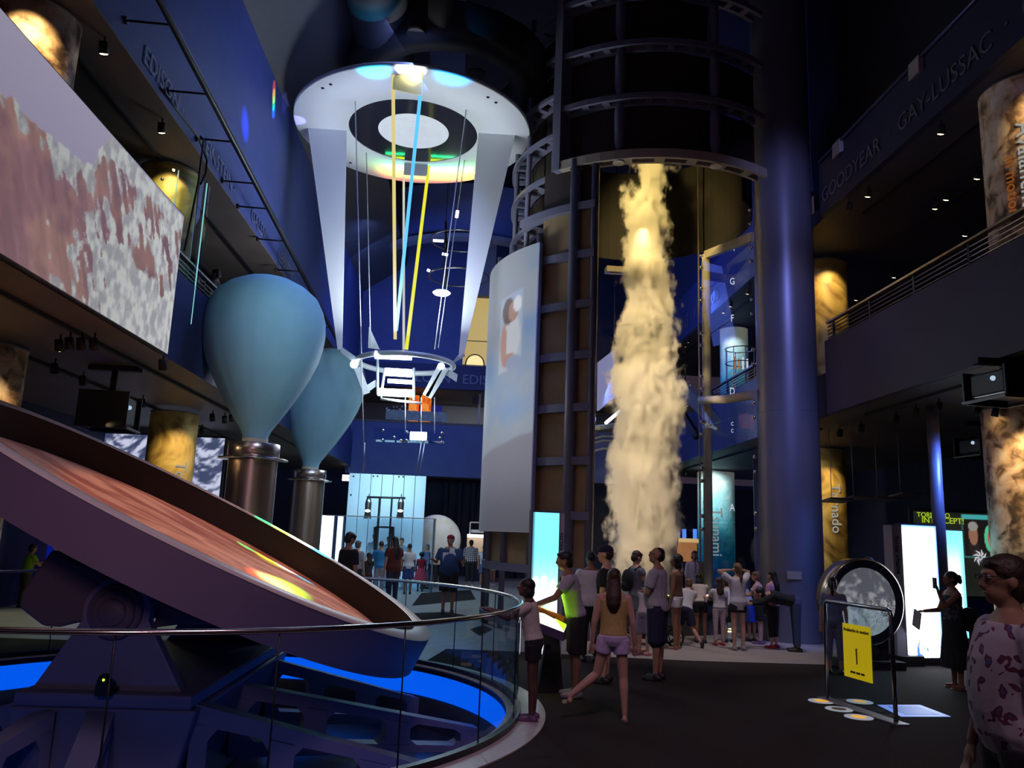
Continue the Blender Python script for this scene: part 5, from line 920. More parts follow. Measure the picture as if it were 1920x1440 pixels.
def person(label, foot, face, top=None, H=None, Y=None, skin_='light', hair=('short', 'brown'), shirt=None, low=None, shoe=('black',), la=ARM0, ra=ARM0, ll=None, rl=None, lean=0, side=0, hy=0, hp=0, w=1.0, det=.015, head=1.0, belly=0, extra=None, group='museum visitors', dress=None, name='person'):
    loc = atZ(*foot) if Y is None else atY(*foot, Y); loc.z = 0
    if H is None: H = atY(top[0], top[1], loc.y).z / (1 if not lean else math.cos(rad(lean * .5)))
    k = H / 1.75; A = rad(face); ca, sa = math.cos(A), math.sin(A); lc, ls = math.cos(rad(lean)), math.sin(rad(lean)); so, ss = math.cos(rad(side)), math.sin(rad(side)); HZ = .93
    t = thing(name, label, 'person', (loc.x, loc.y, 0), group); U = {}
    def W(p): return Vector((loc.x + k * (p[0] * ca - p[1] * sa), loc.y + k * (p[0] * sa + p[1] * ca), k * (p[2] + U.get('dz', 0))))
    def T(x, y, z):                      # torso frame -> body frame
        z -= HZ; y, z = y * lc + z * ls, z * lc - y * ls; x, z = x * so + z * ss, z * so - x * ss
        return Vector((x, y, z + HZ))
    # skeleton
    J = {}
    for s_, nm, lg in ((-1, 'l', ll), (1, 'r', rl)):
        th, shn = (lg or ((.03, 0, -1), (0, -.02, -1))); hip = Vector((s_ * .088, 0, .92)); kn = hip + Vector((s_ * th[0], th[1], th[2])).normalized() * .43; an = kn + Vector((s_ * shn[0], shn[1], shn[2])).normalized() * .41; J[nm + 'leg'] = (hip, kn, an)
    U['dz'] = .085 - min(J['lleg'][2].z, J['rleg'][2].z)
    for s_, nm, ar in ((-1, 'l', la), (1, 'r', ra)):
        u, f = ar; sh = T(s_ * .170 * w ** .75, 0, 1.395); el = sh + Vector((s_ * u[0], u[1], u[2])).normalized() * .285; fd = Vector((s_ * f[0], f[1], f[2])).normalized(); wr = el + fd * .25; J[nm + 'arm'] = (sh, el, wr, fd)
    HM = Matrix.Rotation(rad(-lean * .45 + hp), 3, 'X'); HM = Matrix.Rotation(rad(hy), 3, 'Z') @ HM
    hc = T(0, .012, 1.625); hs = head * (1.0 if H > 1.5 else 1.0 + (1.5 - H) * .42)
    RZ = Matrix.Rotation(A, 3, 'Z')
    def Hd(x, y, z): return W(hc + HM @ Vector((x, y, z)) * hs)
    HW = RZ @ HM
    # body
    b = MB(); tor = []
    for z, rx, ry, oy in TORSO:
        g_ = belly * max(0, 1 - abs(z - 1.10) / .25); tor.append((T(0, oy + g_ * .5, z), rx * w, ry * (w * .7 + .3) + g_ * .5))
    rs = lambda ex, lst: [(W(c), RZ @ Vector(((rx + ex) * k * so, 0, -(rx + ex) * k * ss)), RZ @ Vector((0, (ry + ex) * k * lc, -(ry + ex) * k * ls))) for c, rx, ry in lst]
    rings(b, rs(0, tor)); cone(b, W(T(0, -.008, 1.46)), W(hc + HM @ Vector((0, -.01, -.06))), .053 * k, .050 * k)
    b.ball(Hd(0, -.006, .018), tuple(x * k * hs for x in (.076, .094, .100)), 16, 12, HW); b.ball(Hd(0, .022, -.052), tuple(x * k * hs for x in (.056, .068, .062)), 14, 10, HW); b.ball(Hd(0, .055, -.085), tuple(x * k * hs for x in (.026, .026, .022)), 10, 8, HW)
    b.ball(Hd(0, .095, -.022), tuple(x * k * hs for x in (.014, .022, .020)), 8, 6, HW); b.ball(Hd(0, .086, .008), tuple(x * k * hs for x in (.010, .016, .030)), 8, 6, HW); b.ball(Hd(0, .076, .032), tuple(x * k * hs for x in (.048, .018, .012)), 10, 6, HW)
    for s_ in (-1, 1): b.ball(Hd(s_ * .077, -.006, -.008), tuple(x * k * hs for x in (.012, .022, .033)), 8, 6, HW)
    for nm in 'lr':
        hip, kn, an = J[nm + 'leg']; cone(b, W(hip), W(kn), .080 * k * w, .054 * k); cm = kn.lerp(an, .3) + Vector((0, -.012, 0)); cone(b, W(kn), W(cm), .052 * k, .054 * k); cone(b, W(cm), W(an), .053 * k, .034 * k)
        cone(b, W(an + Vector((0, -.03, -.05))), W(an + Vector((0, .12, -.055))), .032 * k, .028 * k)
        sh, el, wr, fd = J[nm + 'arm']; cone(b, W(sh), W(el), .050 * k * (w * .5 + .5), .038 * k); cone(b, W(el), W(wr), .038 * k, .026 * k)
        sd = fd.orthogonal().normalized(); sd = (Vector((1, 0, 0)) - fd * fd.x); sd = sd.normalized() if sd.length > .2 else Vector((0, 0, 1)).cross(fd).normalized(); pn = fd.cross(sd)
        pc = wr + fd * .055; b.ball(W(pc), tuple(x * k for x in (.040, .020, .055)), 12, 8, RZ @ Matrix((sd, pn, fd)).transposed())
        sg = -1 if nm == 'l' else 1
        for i in range(4):
            f0 = pc + fd * .035 + sd * (-.030 + .020 * i); f1 = f0 + fd * (.035 + .006 * (i in (1, 2))) + sd * (.004 * (i - 1.5)); f2 = f1 + (fd * .8 + Vector((0, .5, -.25))).normalized() * .028; b.tube([W(f0), W(f1), W(f2)], [.0095 * k, .0088 * k, .007 * k], 8)
        t0 = wr + fd * .03 - sd * sg * .03; b.tube([W(t0), W(t0 - sd * sg * .022 + fd * .03), W(t0 - sd * sg * .026 + fd * .062)], [.012 * k, .010 * k, .008 * k], 8)
    body = remesh(b.build('body', skin(skin_), t), det); 
    # face
    if det < .014:
        for s_ in (-1, 1):
            e = MB().ball(Hd(s_ * .031, .0785, .014), tuple(x * k * hs for x in (.015, .010, .009)), 10, 6, HW).build('eye', mat('eye_white', (.6, .58, .55), .3), t); MB().ball(Hd(s_ * .031, .087, .014), .006 * k * hs, 8, 6).build('iris', mat('iris_dark', (.02, .012, .01), .2), e)
        MB().ball(Hd(0, .082, -.055), tuple(x * k * hs for x in (.022, .009, .007)), 10, 6, HW).build('lips', mat('lips_' + skin_, tuple(c * f for c, f in zip(SKIN[skin_], (.9, .55, .55))), .5), t)
    # hair
    hk, hcol = hair[0], hair[1]; h = MB(); S_ = k * hs
    bx_ = lambda c, r: h.ball(Hd(*c), tuple(x * S_ for x in r), 16, 12, HW)
    if hk == 'cap':
        bx_((0, -.03, .010), (.080, .085, .085)); remesh(h.build('hair', hairm(hcol), t), det)
        cm_ = cloth('cap_' + hair[2], {'navy': (.012, .014, .04), 'red': (.25, .012, .02)}[hair[2]]); c = MB(); c.ball(Hd(0, -.008, .062), tuple(x * S_ for x in (.087, .104, .072)), 16, 12, HW)
        yb = .10 if hair[2] == 'navy' else -.10; c.ball(Hd(0, yb, .040), tuple(x * S_ for x in (.072, .075, .010)), 14, 6, HW); remesh(c.build('cap', cm_, t), det * .8)
        if hair[2] == 'navy': text('B', 'cap_logo', Hd(0, .100, .085), HW @ Vector((-1, 0, 0)), HW @ Vector((0, -.25, 1)), .05, cloth('logo_red', (.5, .03, .04)), t, align='CENTER')
    else:
        if hk == 'buzz': bx_((0, -.014, .030), (.081, .097, .096))
        elif hk == 'bald': bx_((0, -.045, .0), (.080, .075, .075)); bx_((0, -.02, .055), (.066, .085, .065))
        elif hk == 'afro':
            bx_((0, -.03, .035), (.090, .095, .092))
            for i in range(40):
                zz = 1 - 1.5 * (i + .5) / 40; a = i * 2.39996; rr_ = math.sqrt(max(0, 1 - zz * zz)); yy = rr_ * math.sin(a)
                if yy > .45 and zz < .55: continue
                bx_((.088 * rr_ * math.cos(a), -.03 + .092 * yy, .035 + .088 * zz), (.030, .030, .030))
            if len(hair) > 2:
                for i in range(10): bx_((.07 * math.cos(i * 2.1), -.06 + .03 * math.sin(i), -.06 - .02 * (i % 4)), (.045, .045, .05))
        else:
            bx_((0, -.018, .036), (.086, .100, .088)); bx_((0, -.045, -.02), (.080, .070, .085))
            if hk == 'short': bx_((0, .05, .075), (.062, .040, .028))
        L = hair[2] if len(hair) > 2 and hk in ('long', 'pony') else 0
        if hk == 'long':
            q = [Hd(0, -.05, .02), Hd(0, -.075, -.08), W(hc + Vector((0, -.115, -.20)) * 1), W(hc + Vector((0, -.125, -.20 - L * .5))), W(hc + Vector((0, -.115, -.20 - L)))]
            wd = (.080, .088, .095, .085, .04); rings(h, [(c_, RZ @ Vector((x * S_, 0, 0)), RZ @ Vector((0, (.055 if i < 4 else .02) * S_, 0))) for i, (c_, x) in enumerate(zip(q, wd))])
        if hk == 'pony': h.tube([Hd(0, -.09, .04), Hd(0, -.135, .035), Hd(0, -.155, -.03), W(hc + HM @ Vector((0, -.15, -.08)) + Vector((0, 0, -L * .5))), W(hc + HM @ Vector((0, -.13, -.08)) + Vector((0, 0, -L)))], [.02 * S_, .03 * S_, .036 * S_, .032 * S_, .012 * S_], 10)
        if hk == 'bun': h.ball(Hd(0, -.125, .03), tuple(x * S_ for x in (.042, .045, .050)), 12, 8, HW); h.ball(Hd(0, -.15, -.02), tuple(x * S_ for x in (.03, .03, .05)), 12, 8, HW)
        if hk == 'bob': bx_((0, -.045, -.05), (.092, .075, .09))
        remesh(h.build('hair', hairm(hcol), t), max(.009, det * .8))
    # clothes
    if shirt:
        m_, hem, slv = shirt[:3]; ex = shirt[3] if len(shirt) > 3 else .018; s = MB(); lst = [(c, rx, ry) for (c, rx, ry), (z, *_) in zip(tor, TORSO) if z >= hem + .03 and z < (1.46 if slv > .01 else 1.40)]
        z0 = hem; i0 = max(i for i, r_ in enumerate(TORSO) if r_[0] <= max(hem, .841)); c0 = T(0, TORSO[i0][3], hem); lst = [(c0, max(tor[i0][1], .148 * w), max(tor[i0][2], .10))] + lst
        rings(s, rs(ex, lst)); 
        if slv <= .01: 
            for s_ in (-1, 1): cone(s, W(T(s_ * .085, 0, 1.38)), W(T(s_ * .085, -.01, 1.44)), .042 * k, .030 * k)
        for nm in 'lr':
            sh, el, wr, fd = J[nm + 'arm']
            if slv > .01:
                e = sh.lerp(el, min(slv, 1)); s.tube([W(sh + (sh - el) * .08), W(sh), W(e)], [.052 * k, (.058 + ex * .5) * k, (.053 + ex * .7) * k], 12); s.ball(W(sh), (.056 + ex * .4) * k, 10, 8)
                if slv > 1: s.ball(W(el), .05 * k, 10, 8); s.tube([W(el), W(el.lerp(wr, slv - 1))], [.05 * k, .04 * k], 12)
        so_ = remesh(s.build(shirt[4] if len(shirt) > 4 else 'shirt', m_, t), max(.011, det))
    if low:
        kind, m_, ln = low[:3]; ex = low[3] if len(low) > 3 else .016; s = MB()
        if kind == 'skirt':
            c = T(0, 0, 1.02); n = 7; rings(s, [(W(c.lerp(Vector((0, 0, ln)), i / n)), RZ @ Vector(((.155 * w + ex + (low[4] if len(low) > 4 else .1) * i / n) * k, 0, 0)), RZ @ Vector((0, (.115 + ex + (low[4] if len(low) > 4 else .1) * i / n) * k, 0))) for i in range(n + 1)])
        else:
            rings(s, rs(ex, [(T(0, oy, z), rx * w, ry) for z, rx, ry, oy in TORSO if z <= 1.03]))
            for nm in 'lr':
                hip, kn, an = J[nm + 'leg']; s.ball(W(hip), .09 * k * w, 10, 8); f = min(ln, 1); e = hip.lerp(kn, f); lo = kind == 'shorts'; s.tube([W(hip), W(e)], [(.088 * w + ex) * k, ((.080 if lo else .060) + ex) * k], 14)
                if ln > 1: s.ball(W(kn), (.062 + ex) * k, 10, 8); e2 = kn.lerp(an, ln - 1); s.tube([W(kn), W(e2)], [((.075 if lo else .058) + ex) * k, ((.07 if lo else .042) + ex) * k], 14)
        remesh(s.build({'skirt': 'skirt', 'shorts': 'shorts', 'pants': 'trousers', 'leggings': 'leggings'}[kind], m_, t), max(.011, det))
    if shoe:
        sc_ = {'black': (.015, .015, .018), 'white': (.55, .52, .5), 'grey': (.2, .19, .2), 'purple': (.12, .05, .13), 'red': (.35, .03, .05), 'pink': (.45, .16, .16), 'tan': (.28, .18, .13), 'navy': (.02, .02, .07)}[shoe[0]]
        for nm in 'lr':
            hip, kn, an = J[nm + 'leg']; s = MB(); flat = len(shoe) > 1; dwn = Vector((0, 0, -.085)); 
            tilt = (an - kn).normalized(); fwd = Vector((0, 1, 0)) if tilt.z < -.75 else Vector((0, -tilt.z if tilt.z < 0 else .3, tilt.y)).normalized(); dn_ = Vector((0, 0, -1)) if tilt.z < -.75 else tilt
            hl = an + dn_ * (.045 if not flat else .07) - fwd * .045; tn = an + dn_ * (.06 if not flat else .075) + fwd * .155
            if flat: s.ball(W(an + dn_ * .078 + fwd * .055), tuple(x * k for x in (.045, .13, .014)), 12, 6, RZ)
            else: cone(s, W(hl), W(tn), .046 * k, .036 * k); s.ball(W(an + dn_ * .02), .046 * k, 10, 8); s.ball(W(an + dn_ * .075 + fwd * .05), tuple(x * k for x in (.048, .145, .016)), 12, 6, RZ)
            sh_ = remesh(s.build('shoe' if not flat else 'sandal', mat('shoe_' + shoe[0], sc_, .5), t), .010)
    if extra: extra(t, W, Hd, J, T, k, RZ, HW)
    return t
white_t = cloth('white', (.62, .62, .66)); offw = cloth('offwhite', (.62, .56, .48)); blk = cloth('black', (.012, .012, .015)); nvy = cloth('navy', (.02, .024, .06)); gry = cloth('grey', (.30, .30, .36)); dgr = cloth('dark', (.03, .028, .035)); den = cloth('denim', (.08, .13, .25)); blu = cloth('blue', (.03, .22, .52)); mar = cloth('maroon', (.07, .010, .016))
def pattern(name, cols, scale, p1=.55, p2=.62):
    m = cloth(name, cols[0]); nt = m.node_tree; b = nt.nodes['Principled BSDF']; tc = nt.nodes.new('ShaderNodeTexCoord'); rp = nt.nodes.new('ShaderNodeValToRGB'); rp.color_ramp.interpolation = 'CONSTANT'
    v = nt.nodes.new('ShaderNodeTexNoise'); v.inputs['Scale'].default_value = scale; v.inputs['Detail'].default_value = 1.5; nt.links.new(tc.outputs['Object'], v.inputs['Vector']); nt.links.new(v.outputs['Fac'], rp.inputs[0])
    e = rp.color_ramp.elements; e[0].position = 0; e[0].color = (*cols[0], 1); e[1].position = p1; e[1].color = (*cols[1], 1)
    if len(cols) > 2: x = e.new(p2); x.color = (*cols[2], 1)
    nt.links.new(rp.outputs[0], b.inputs['Base Color']); return m
def plaid():
    m = cloth('plaid', (.3, .3, .3)); nt = m.node_tree; b = nt.nodes['Principled BSDF']; tc = nt.nodes.new('ShaderNodeTexCoord'); ws = []
    for d_ in ('X', 'Z'):
        v = nt.nodes.new('ShaderNodeTexWave'); v.bands_direction = d_; v.inputs['Scale'].default_value = 4.5; nt.links.new(tc.outputs['Object'], v.inputs['Vector']); ws.append(v)
    mm = nt.nodes.new('ShaderNodeMath'); mm.operation = 'MULTIPLY'; nt.links.new(ws[0].outputs['Fac'], mm.inputs[0]); nt.links.new(ws[1].outputs['Fac'], mm.inputs[1]); rp = nt.nodes.new('ShaderNodeValToRGB'); rp.color_ramp.elements[0].color = (.03, .02, .04, 1); rp.color_ramp.elements[1].color = (.7, .65, .65, 1); rp.color_ramp.elements[0].position = .08; rp.color_ramp.elements[1].position = .45
    nt.links.new(mm.outputs[0], rp.inputs[0]); nt.links.new(rp.outputs[0], b.inputs['Base Color']); return m
def sidepanel(name, c1, c2, axis=1, th=0.0, sharp=.02, ztop=None):   # two colour cut by object coordinates
    m = cloth(name, c1); nt = m.node_tree; b = nt.nodes['Principled BSDF']; tc = nt.nodes.new('ShaderNodeTexCoord'); sp = nt.nodes.new('ShaderNodeSeparateXYZ'); nt.links.new(tc.outputs['Object'], sp.inputs[0])
    mr = nt.nodes.new('ShaderNodeMapRange'); mr.inputs[1].default_value = th - sharp; mr.inputs[2].default_value = th + sharp; nt.links.new(sp.outputs[axis], mr.inputs[0]); mx = nt.nodes.new('ShaderNodeMix'); mx.data_type = 'RGBA'; mx.inputs[6].default_value = (*c1, 1); mx.inputs[7].default_value = (*c2, 1); fac = mr.outputs[0]
    if ztop:
        m2 = nt.nodes.new('ShaderNodeMapRange'); m2.inputs[1].default_value = ztop - .03; m2.inputs[2].default_value = ztop + .03; nt.links.new(sp.outputs[2], m2.inputs[0]); mm = nt.nodes.new('ShaderNodeMath'); mm.operation = 'MAXIMUM'; nt.links.new(fac, mm.inputs[0]); nt.links.new(m2.outputs[0], mm.inputs[1]); fac = mm.outputs[0]
    nt.links.new(fac, mx.inputs[0]); nt.links.new(mx.outputs[2], b.inputs['Base Color']); return m
N_ = .0105
def backpack(m_, side_=0):
    def f(t, W, Hd, J, T, k, RZ, HW):
        s = MB(); s.ball(W(T(0, -.19, 1.22)), tuple(x * k for x in (.14, .09, .20)), 14, 10, RZ); s.ball(W(T(0, -.23, 1.12)), tuple(x * k for x in (.11, .07, .10)), 12, 8, RZ); remesh(s.build('backpack', m_, t), .014)
        for x in (-.11, .11): MB().tube([W(T(x, -.11, 1.40)), W(T(x, 0, 1.475)), W(T(x, .115, 1.36)), W(T(x * 1.2, .08, 1.15))], .016 * k, 8).build('strap', m_, t)
    return f
def glasses(t, W, Hd, J, T, k, RZ, HW):
    m = MB()
    for s_ in (-1, 1): m.tube([Hd(s_ * .033 + .022 * math.cos(a), .100, .013 + .017 * math.sin(a)) for a in [2 * PI * i / 12 for i in range(12)]], .002 * k, 6, closed=True); m.tube([Hd(s_ * .055, .098, .018), Hd(s_ * .08, .0, .015)], .002 * k, 6)
    m.tube([Hd(-.012, .102, .016), Hd(.012, .102, .016)], .002 * k, 6); m.build('glasses', blackm, t)
# --- foreground group
def strap_pouch(t, W, Hd, J, T, k, RZ, HW): MB().tube([W(T(-.06, .10, 1.44)), W(T(-.02, .128, 1.30)), W(T(.05, .125, 1.10))], .008 * k, 6).build('lanyard', blk, t)
person('girl in cream tee and black shorts leaning on the glass railing', (996, 1352), 78, top=(975, 1083), skin_='dark', hair=('bob', 'black'), shirt=(offw, .98, .55), low=('shorts', blk, .45), shoe=('purple',), la=((.1, .9, -.55), (-.1, 1, .32)), ra=((.1, .85, -.6), (-.12, 1, .30)), lean=9, hp=10, det=N_)
person('boy in grey and neon yellow shirt leaning over the glowing console', (1076, 1306), 88, top=(1052, 1031), skin_='tan', hair=('short', 'black'), shirt=(sidepanel('neon', (.42, .85, .10), (.36, .35, .40), 0, .0, .02, 1.24), .93, .62, .022), low=('shorts', blk, .98), shoe=('grey',), la=((.05, .62, -.75), (-.05, 1, -.38)), ra=((.05, .50, -.85), (-.1, 1, -.45)), lean=12, det=N_, extra=strap_pouch)
person('girl in yellow tank top and white shorts stepping away', (1148, 1352), -12, top=(1133, 1064), skin_='light', hair=('long', 'brown', .20), shirt=(cloth('yellow_tan', (.50, .36, .12)), .96, 0), low=('shorts', cloth('lilac_white', (.55, .45, .66)), .38, .02), shoe=('tan', 1), ll=((.25, .10, -1), (.95, -.45, -.75)), rl=((.08, .06, -1), (.05, -.08, -1)), la=((.2, -.1, -1), (.1, .2, -1)), ra=((.2, -.05, -1), (.1, .25, -1)), det=N_)
def crossed(s_): return ((.18, .30, -1), (-.95, .38, .12 if s_ > 0 else .05))
person('man in pale tee and navy shorts with folded arms gazing up', (1232, 1275), 62, top=(1252, 1026), skin_='mid', hair=('bald', 'black'), shirt=(cloth('pale_violet', (.42, .41, .47)), .90, .72, .024), low=('shorts', nvy, 1.05, .026), shoe=('black',), la=crossed(1), ra=crossed(-1), hp=16, hy=18, w=1.12, belly=.07, det=N_, extra=lambda t, W, Hd, J, T, k, RZ, HW: (glasses(t, W, Hd, J, T, k, RZ, HW), MB().tube([W(T(.12, -.06, 1.46)), W(T(.06, .10, 1.42)), W(T(-.1, .135, 1.25))], .012 * k, 8).build('bag_strap', blk, t)))
person('person in plain white tee seen from behind near the kiosk', (1104, 1240), 8, top=(1112, 1034), skin_='tan', hair=('buzz', 'black'), shirt=(white_t, .86, .7, .03), low=('pants', blk, 1.95), shoe=('black',), w=1.1, det=.013)
person('boy in navy ball cap and dark tee facing left', (1133, 1280), 70, top=(1141, 1023), skin_='light', hair=('cap', 'brown', 'navy'), shirt=(blk, .92, .65), low=('shorts', dgr, .9), shoe=('black',), det=N_)
person('woman in blue grey dress with black backpack looking down', (1192, 1221), -70, top=(1184, 1032), skin_='light', hair=('short', 'brown'), shirt=(cloth('blue_grey', (.16, .18, .23)), .92, .25), low=('skirt', cloth('blue_grey2', (.13, .14, .18)), .70, .012, .03), shoe=('black', 1), hp=-22, la=((.1, .3, -1), (-.2, 1, .1)), ra=((.1, .3, -1), (-.2, 1, .1)), extra=backpack(blk), det=.013)
person('small child in white and pink beside the woman with backpack', (1207, 1229), -40, H=1.24, skin_='light', hair=('bob', 'brown'), shirt=(cloth('pinkish', (.55, .42, .45)), .95, .6), low=('shorts', cloth('violet_grey', (.30, .26, .36)), 1.0), shoe=('pink',), lean=14, la=((.1, .6, -.8), (0, 1, 0)), det=.013)
person('woman with curly dark hair and brown top behind the man with folded arms', (1268, 1218), 60, top=(1268, 1040), skin_='tan', hair=('afro', 'black', 1), shirt=(cloth('brown', (.12, .06, .045)), .96, 0), low=('shorts', white_t, .35), shoe=('tan', 1), det=.013)
person('child in white tee and navy shorts crouching by the vapour', (1285, 1212), -12, H=1.30, skin_='light', hair=('short', 'light'), shirt=(white_t, .88, .6, .026), low=('shorts', nvy, .85, .03), shoe=('black',), lean=24, side=10, ll=((.1, .25, -1), (0, -.5, -.9)), rl=((.2, .0, -1), (.5, -.5, -.8)), la=((.1, .9, -.4), (0, 1, 0)), ra=((.1, .9, -.4), (0, 1, 0)), det=.013)
person('girl with long dark hair and black shorts leaning toward the vapour', (1314, 1206), -6, H=1.32, skin_='tan', hair=('long', 'black', .16), shirt=(offw, .97, .6), low=('shorts', blk, .42, .02), shoe=('black',), lean=22, la=((.1, .8, -.7), (0, 1, -.2)), ra=((.1, .8, -.7), (0, 1, -.2)), det=.013)
person('girl with long brown hair and printed leggings beside the pole', (1349, 1211), 4, top=(1352, 1083), skin_='light', hair=('long', 'brown', .14), shirt=(white_t, .97, .55), low=('leggings', pattern('leggings_print', ((.45, .38, .42), (.30, .20, .32), (.6, .52, .5)), 26), 1.9, .008), shoe=('red',), la=((.3, .5, -.9), (0, 1, .2)), det=.013)
person('child in dark shorts and black shoes half hidden behind the leggings girl', (1368, 1205), 0, H=1.22, skin_='light', hair=('short', 'brown'), shirt=(white_t, .95, .6), low=('shorts', blk, .9), shoe=('black',), lean=20, det=.015)
person('tall girl in long white tee holding her head with raised arms', (1385, 1220), 12, top=(1378, 1055), skin_='light', hair=('pony', 'light', .2), shirt=(cloth('white2', (.60, .60, .70)), .80, .65, .03), low=('shorts', blk, .40), shoe=('grey',), la=((.75, .35, .62), (-.9, -.25, .1)), ra=((.6, .5, .55), (-.9, -.3, .2)), hp=4, det=.0125)
person('boy in bright blue shorts bending at the vapour table', (1409, 1203), 30, H=1.25, skin_='tan', hair=('short', 'black'), shirt=(gry, .95, .6), low=('shorts', cloth('royal', (.02, .05, .42)), .95, .025), shoe=('black',), lean=34, la=((.1, .9, -.5), (0, 1, 0)), ra=((.1, .9, -.5), (0, 1, 0)), det=.014)
person('child with red brown hair and pink tee reaching over the table', (1426, 1208), 62, top=(1427, 1072), skin_='light', hair=('short', 'light'), shirt=(cloth('peach', (.55, .34, .34)), .92, .6), low=('shorts', blk, .85, .026), shoe=('purple',), la=((.1, .6, -.8), (0, 1, 0)), ra=((.1, .55, -.8), (0, 1, .05)), lean=6, det=.013)
person('girl in pink tee with very long black hair and black leggings', (1451, 1216), 40, top=(1443, 1069), skin_='light', hair=('long', 'black', .26), shirt=(cloth('pink', (.50, .26, .42)), .92, .6), low=('leggings', blk, 1.6), shoe=('red',), det=.013)
person('woman in black top and blue jeans bending far over the table', (1494, 1222), 78, H=1.62, skin_='light', hair=('long', 'black', .2), shirt=(blk, .97, 1.6), low=('pants', cloth('jeans', (.05, .075, .17)), 1.95, .012), shoe=('black',), lean=78, la=((.1, .9, -.5), (0, 1, -.1)), ra=((.1, .9, -.5), (0, 1, -.1)), hp=20, det=.0125)
person('woman in pale wrap with yellow bag facing us beyond the vapour', (1303, 1160), 172, H=1.66, skin_='mid', hair=('bob', 'brown'), shirt=(cloth('wrap', (.62, .48, .40)), .86, 1.3), low=('pants', dgr, 1.9), shoe=('black',), extra=lambda t, W, Hd, J, T, k, RZ, HW: MB().ball(W(T(-.2, .1, 1.05)), (.10, .10, .15), 12, 8).build('yellow_bag', cloth('bag_yellow', (.6, .42, .03)), t), det=.014)
person('grey haired visitor in cream shirt beyond the vapour', (1262, 1165), 150, H=1.70, skin_='mid', hair=('short', 'grey'), shirt=(cloth('cream_shirt', (.58, .48, .32)), .88, .8), low=('pants', dgr, 1.9), shoe=('black',), det=.016)
person('visitor with sunlit blond hair left of the vapour', (1094, 1180), 60, top=(1093, 1022), skin_='mid', hair=('short', 'light'), shirt=(mar, .9, .7), low=('pants', dgr, 1.9), shoe=('black',), det=.016)
# --- right side
person('girl with ponytail and grey top watching the silver drum', (1567, 1264), -28, top=(1572, 1083), skin_='light', hair=('pony', 'black', .14), shirt=(cloth('slate', (.20, .22, .34)), .93, .65), low=('pants', cloth('greylegs', (.22, .20, .26)), 1.6), shoe=('black',), det=.0125)
def phone_lady(t, W, Hd, J, T, k, RZ, HW):
    wr, fd = J['larm'][2], J['larm'][3]; p = wr + fd * .13; MB().box(W(p), (.02, .075, .15)).build('phone', mat('phone_black', (.02, .02, .025), .2), t)
    wr, fd = J['rarm'][2], J['rarm'][3]; p = wr + fd * .1 + Vector((0, .03, -.12)); MB().box(W(p), (.02, .17, .24), Matrix.Rotation(.3, 3, 'X')).build('paper_bag', cloth('paper', (.45, .38, .40)), t)
    s = MB(); s.ball(W(T(.02, -.24, 1.02)), (.13, .11, .17), 14, 10); remesh(s.build('shoulder_bag', blk, t), .014); MB().tube([W(T(.08, -.2, 1.15)), W(T(.12, -.06, 1.46)), W(T(.1, .10, 1.36))], .012 * k, 8).build('bag_strap', blk, t)
person('woman in long black dress holding up a phone before the white kiosk', (1796, 1291), 84, top=(1786, 1071), skin_='tan', hair=('bun', 'black'), shirt=(pattern('dark_print', ((.02, .02, .03), (.10, .07, .09)), 18), .96, 0, .016, 'bodice'), low=('skirt', blk, .30, .02, .09), shoe=('tan', 1), la=((.1, .75, -.62), (.1, .40, .95)), ra=((.1, .42, -.95), (-.15, 1, -.10)), hp=3, w=1.08, det=N_, extra=phone_lady)
person('person in floral shirt and glasses walking past at the right edge', (1903, 1300), 80, H=1.87, Y=3.9, skin_='mid', hair=('short', 'brown'), shirt=(pattern('floral', ((.46, .40, .46), (.13, .03, .07), (.10, .10, .24)), 17, .58, .66), .88, .85, .024), low=('pants', dgr, 1.95, .02), shoe=('black',), la=((.12, -.05, -1), (.0, .30, -1)), ra=((.12, .10, -1), (0, .3, -1)), w=1.2, belly=.06, det=.010, extra=glasses)
person('visitor whose head shows above the silver drum', (1637, 1235), 10, top=(1637, 1043), skin_='light', hair=('short', 'brown'), shirt=(nvy, .9, .7), low=('pants', dgr, 1.9), shoe=('black',), det=.018)
# --- far group
def tee_print(t, W, Hd, J, T, k, RZ, HW): MB().box(W(T(0, .165, 1.24)), (.30, .01, .24)).box(W(T(-.06, .165, 1.40)), (.12, .01, .12)).build('shirt_print', cloth('printwhite', (.7, .7, .75)), t); MB().tube([W(T(-.10, .04, 1.46)), W(T(0, .175, 1.32)), W(T(.10, .04, 1.46))], .012, 6).build('camera_strap', blk, t)
person('man in red cap and navy tee with white print walking toward us', (838, 1151), 176, top=(838, 1003), skin_='mid', hair=('cap', 'brown', 'red'), shirt=(cloth('navyblue', (.025, .06, .16)), .82, .75, .03), low=('shorts', blk, 1.0, .03), shoe=('black',), la=((.35, .1, -1), (.25, .9, .25)), ra=((.35, .1, -1), (.25, .9, .25)), hy=-20, w=1.3, belly=.1, det=.014, extra=tee_print)
person('woman in black and white plaid shirt walking away', (880, 1101), 2, top=(884, 1012), skin_='tan', hair=('bun', 'black'), shirt=(plaid(), .92, 1.5, .03), low=('pants', blk, 1.7, .02), shoe=('white',), w=1.25, det=.017)
person('girl in white top and denim shorts far away facing us', (905, 1102), 175, top=(904, 1022), skin_='mid', hair=('short', 'black'), shirt=(white_t, .94, .3), low=('shorts', den, .8, .03), shoe=('white',), det=.017)
person('visitor in blue shirt half hidden by the tower foot', (923, 1098), 120, top=(925, 1020), skin_='mid', hair=('short', 'brown'), shirt=(blu, .92, .7), low=('shorts', offw, .7), shoe=('white',), det=.018)
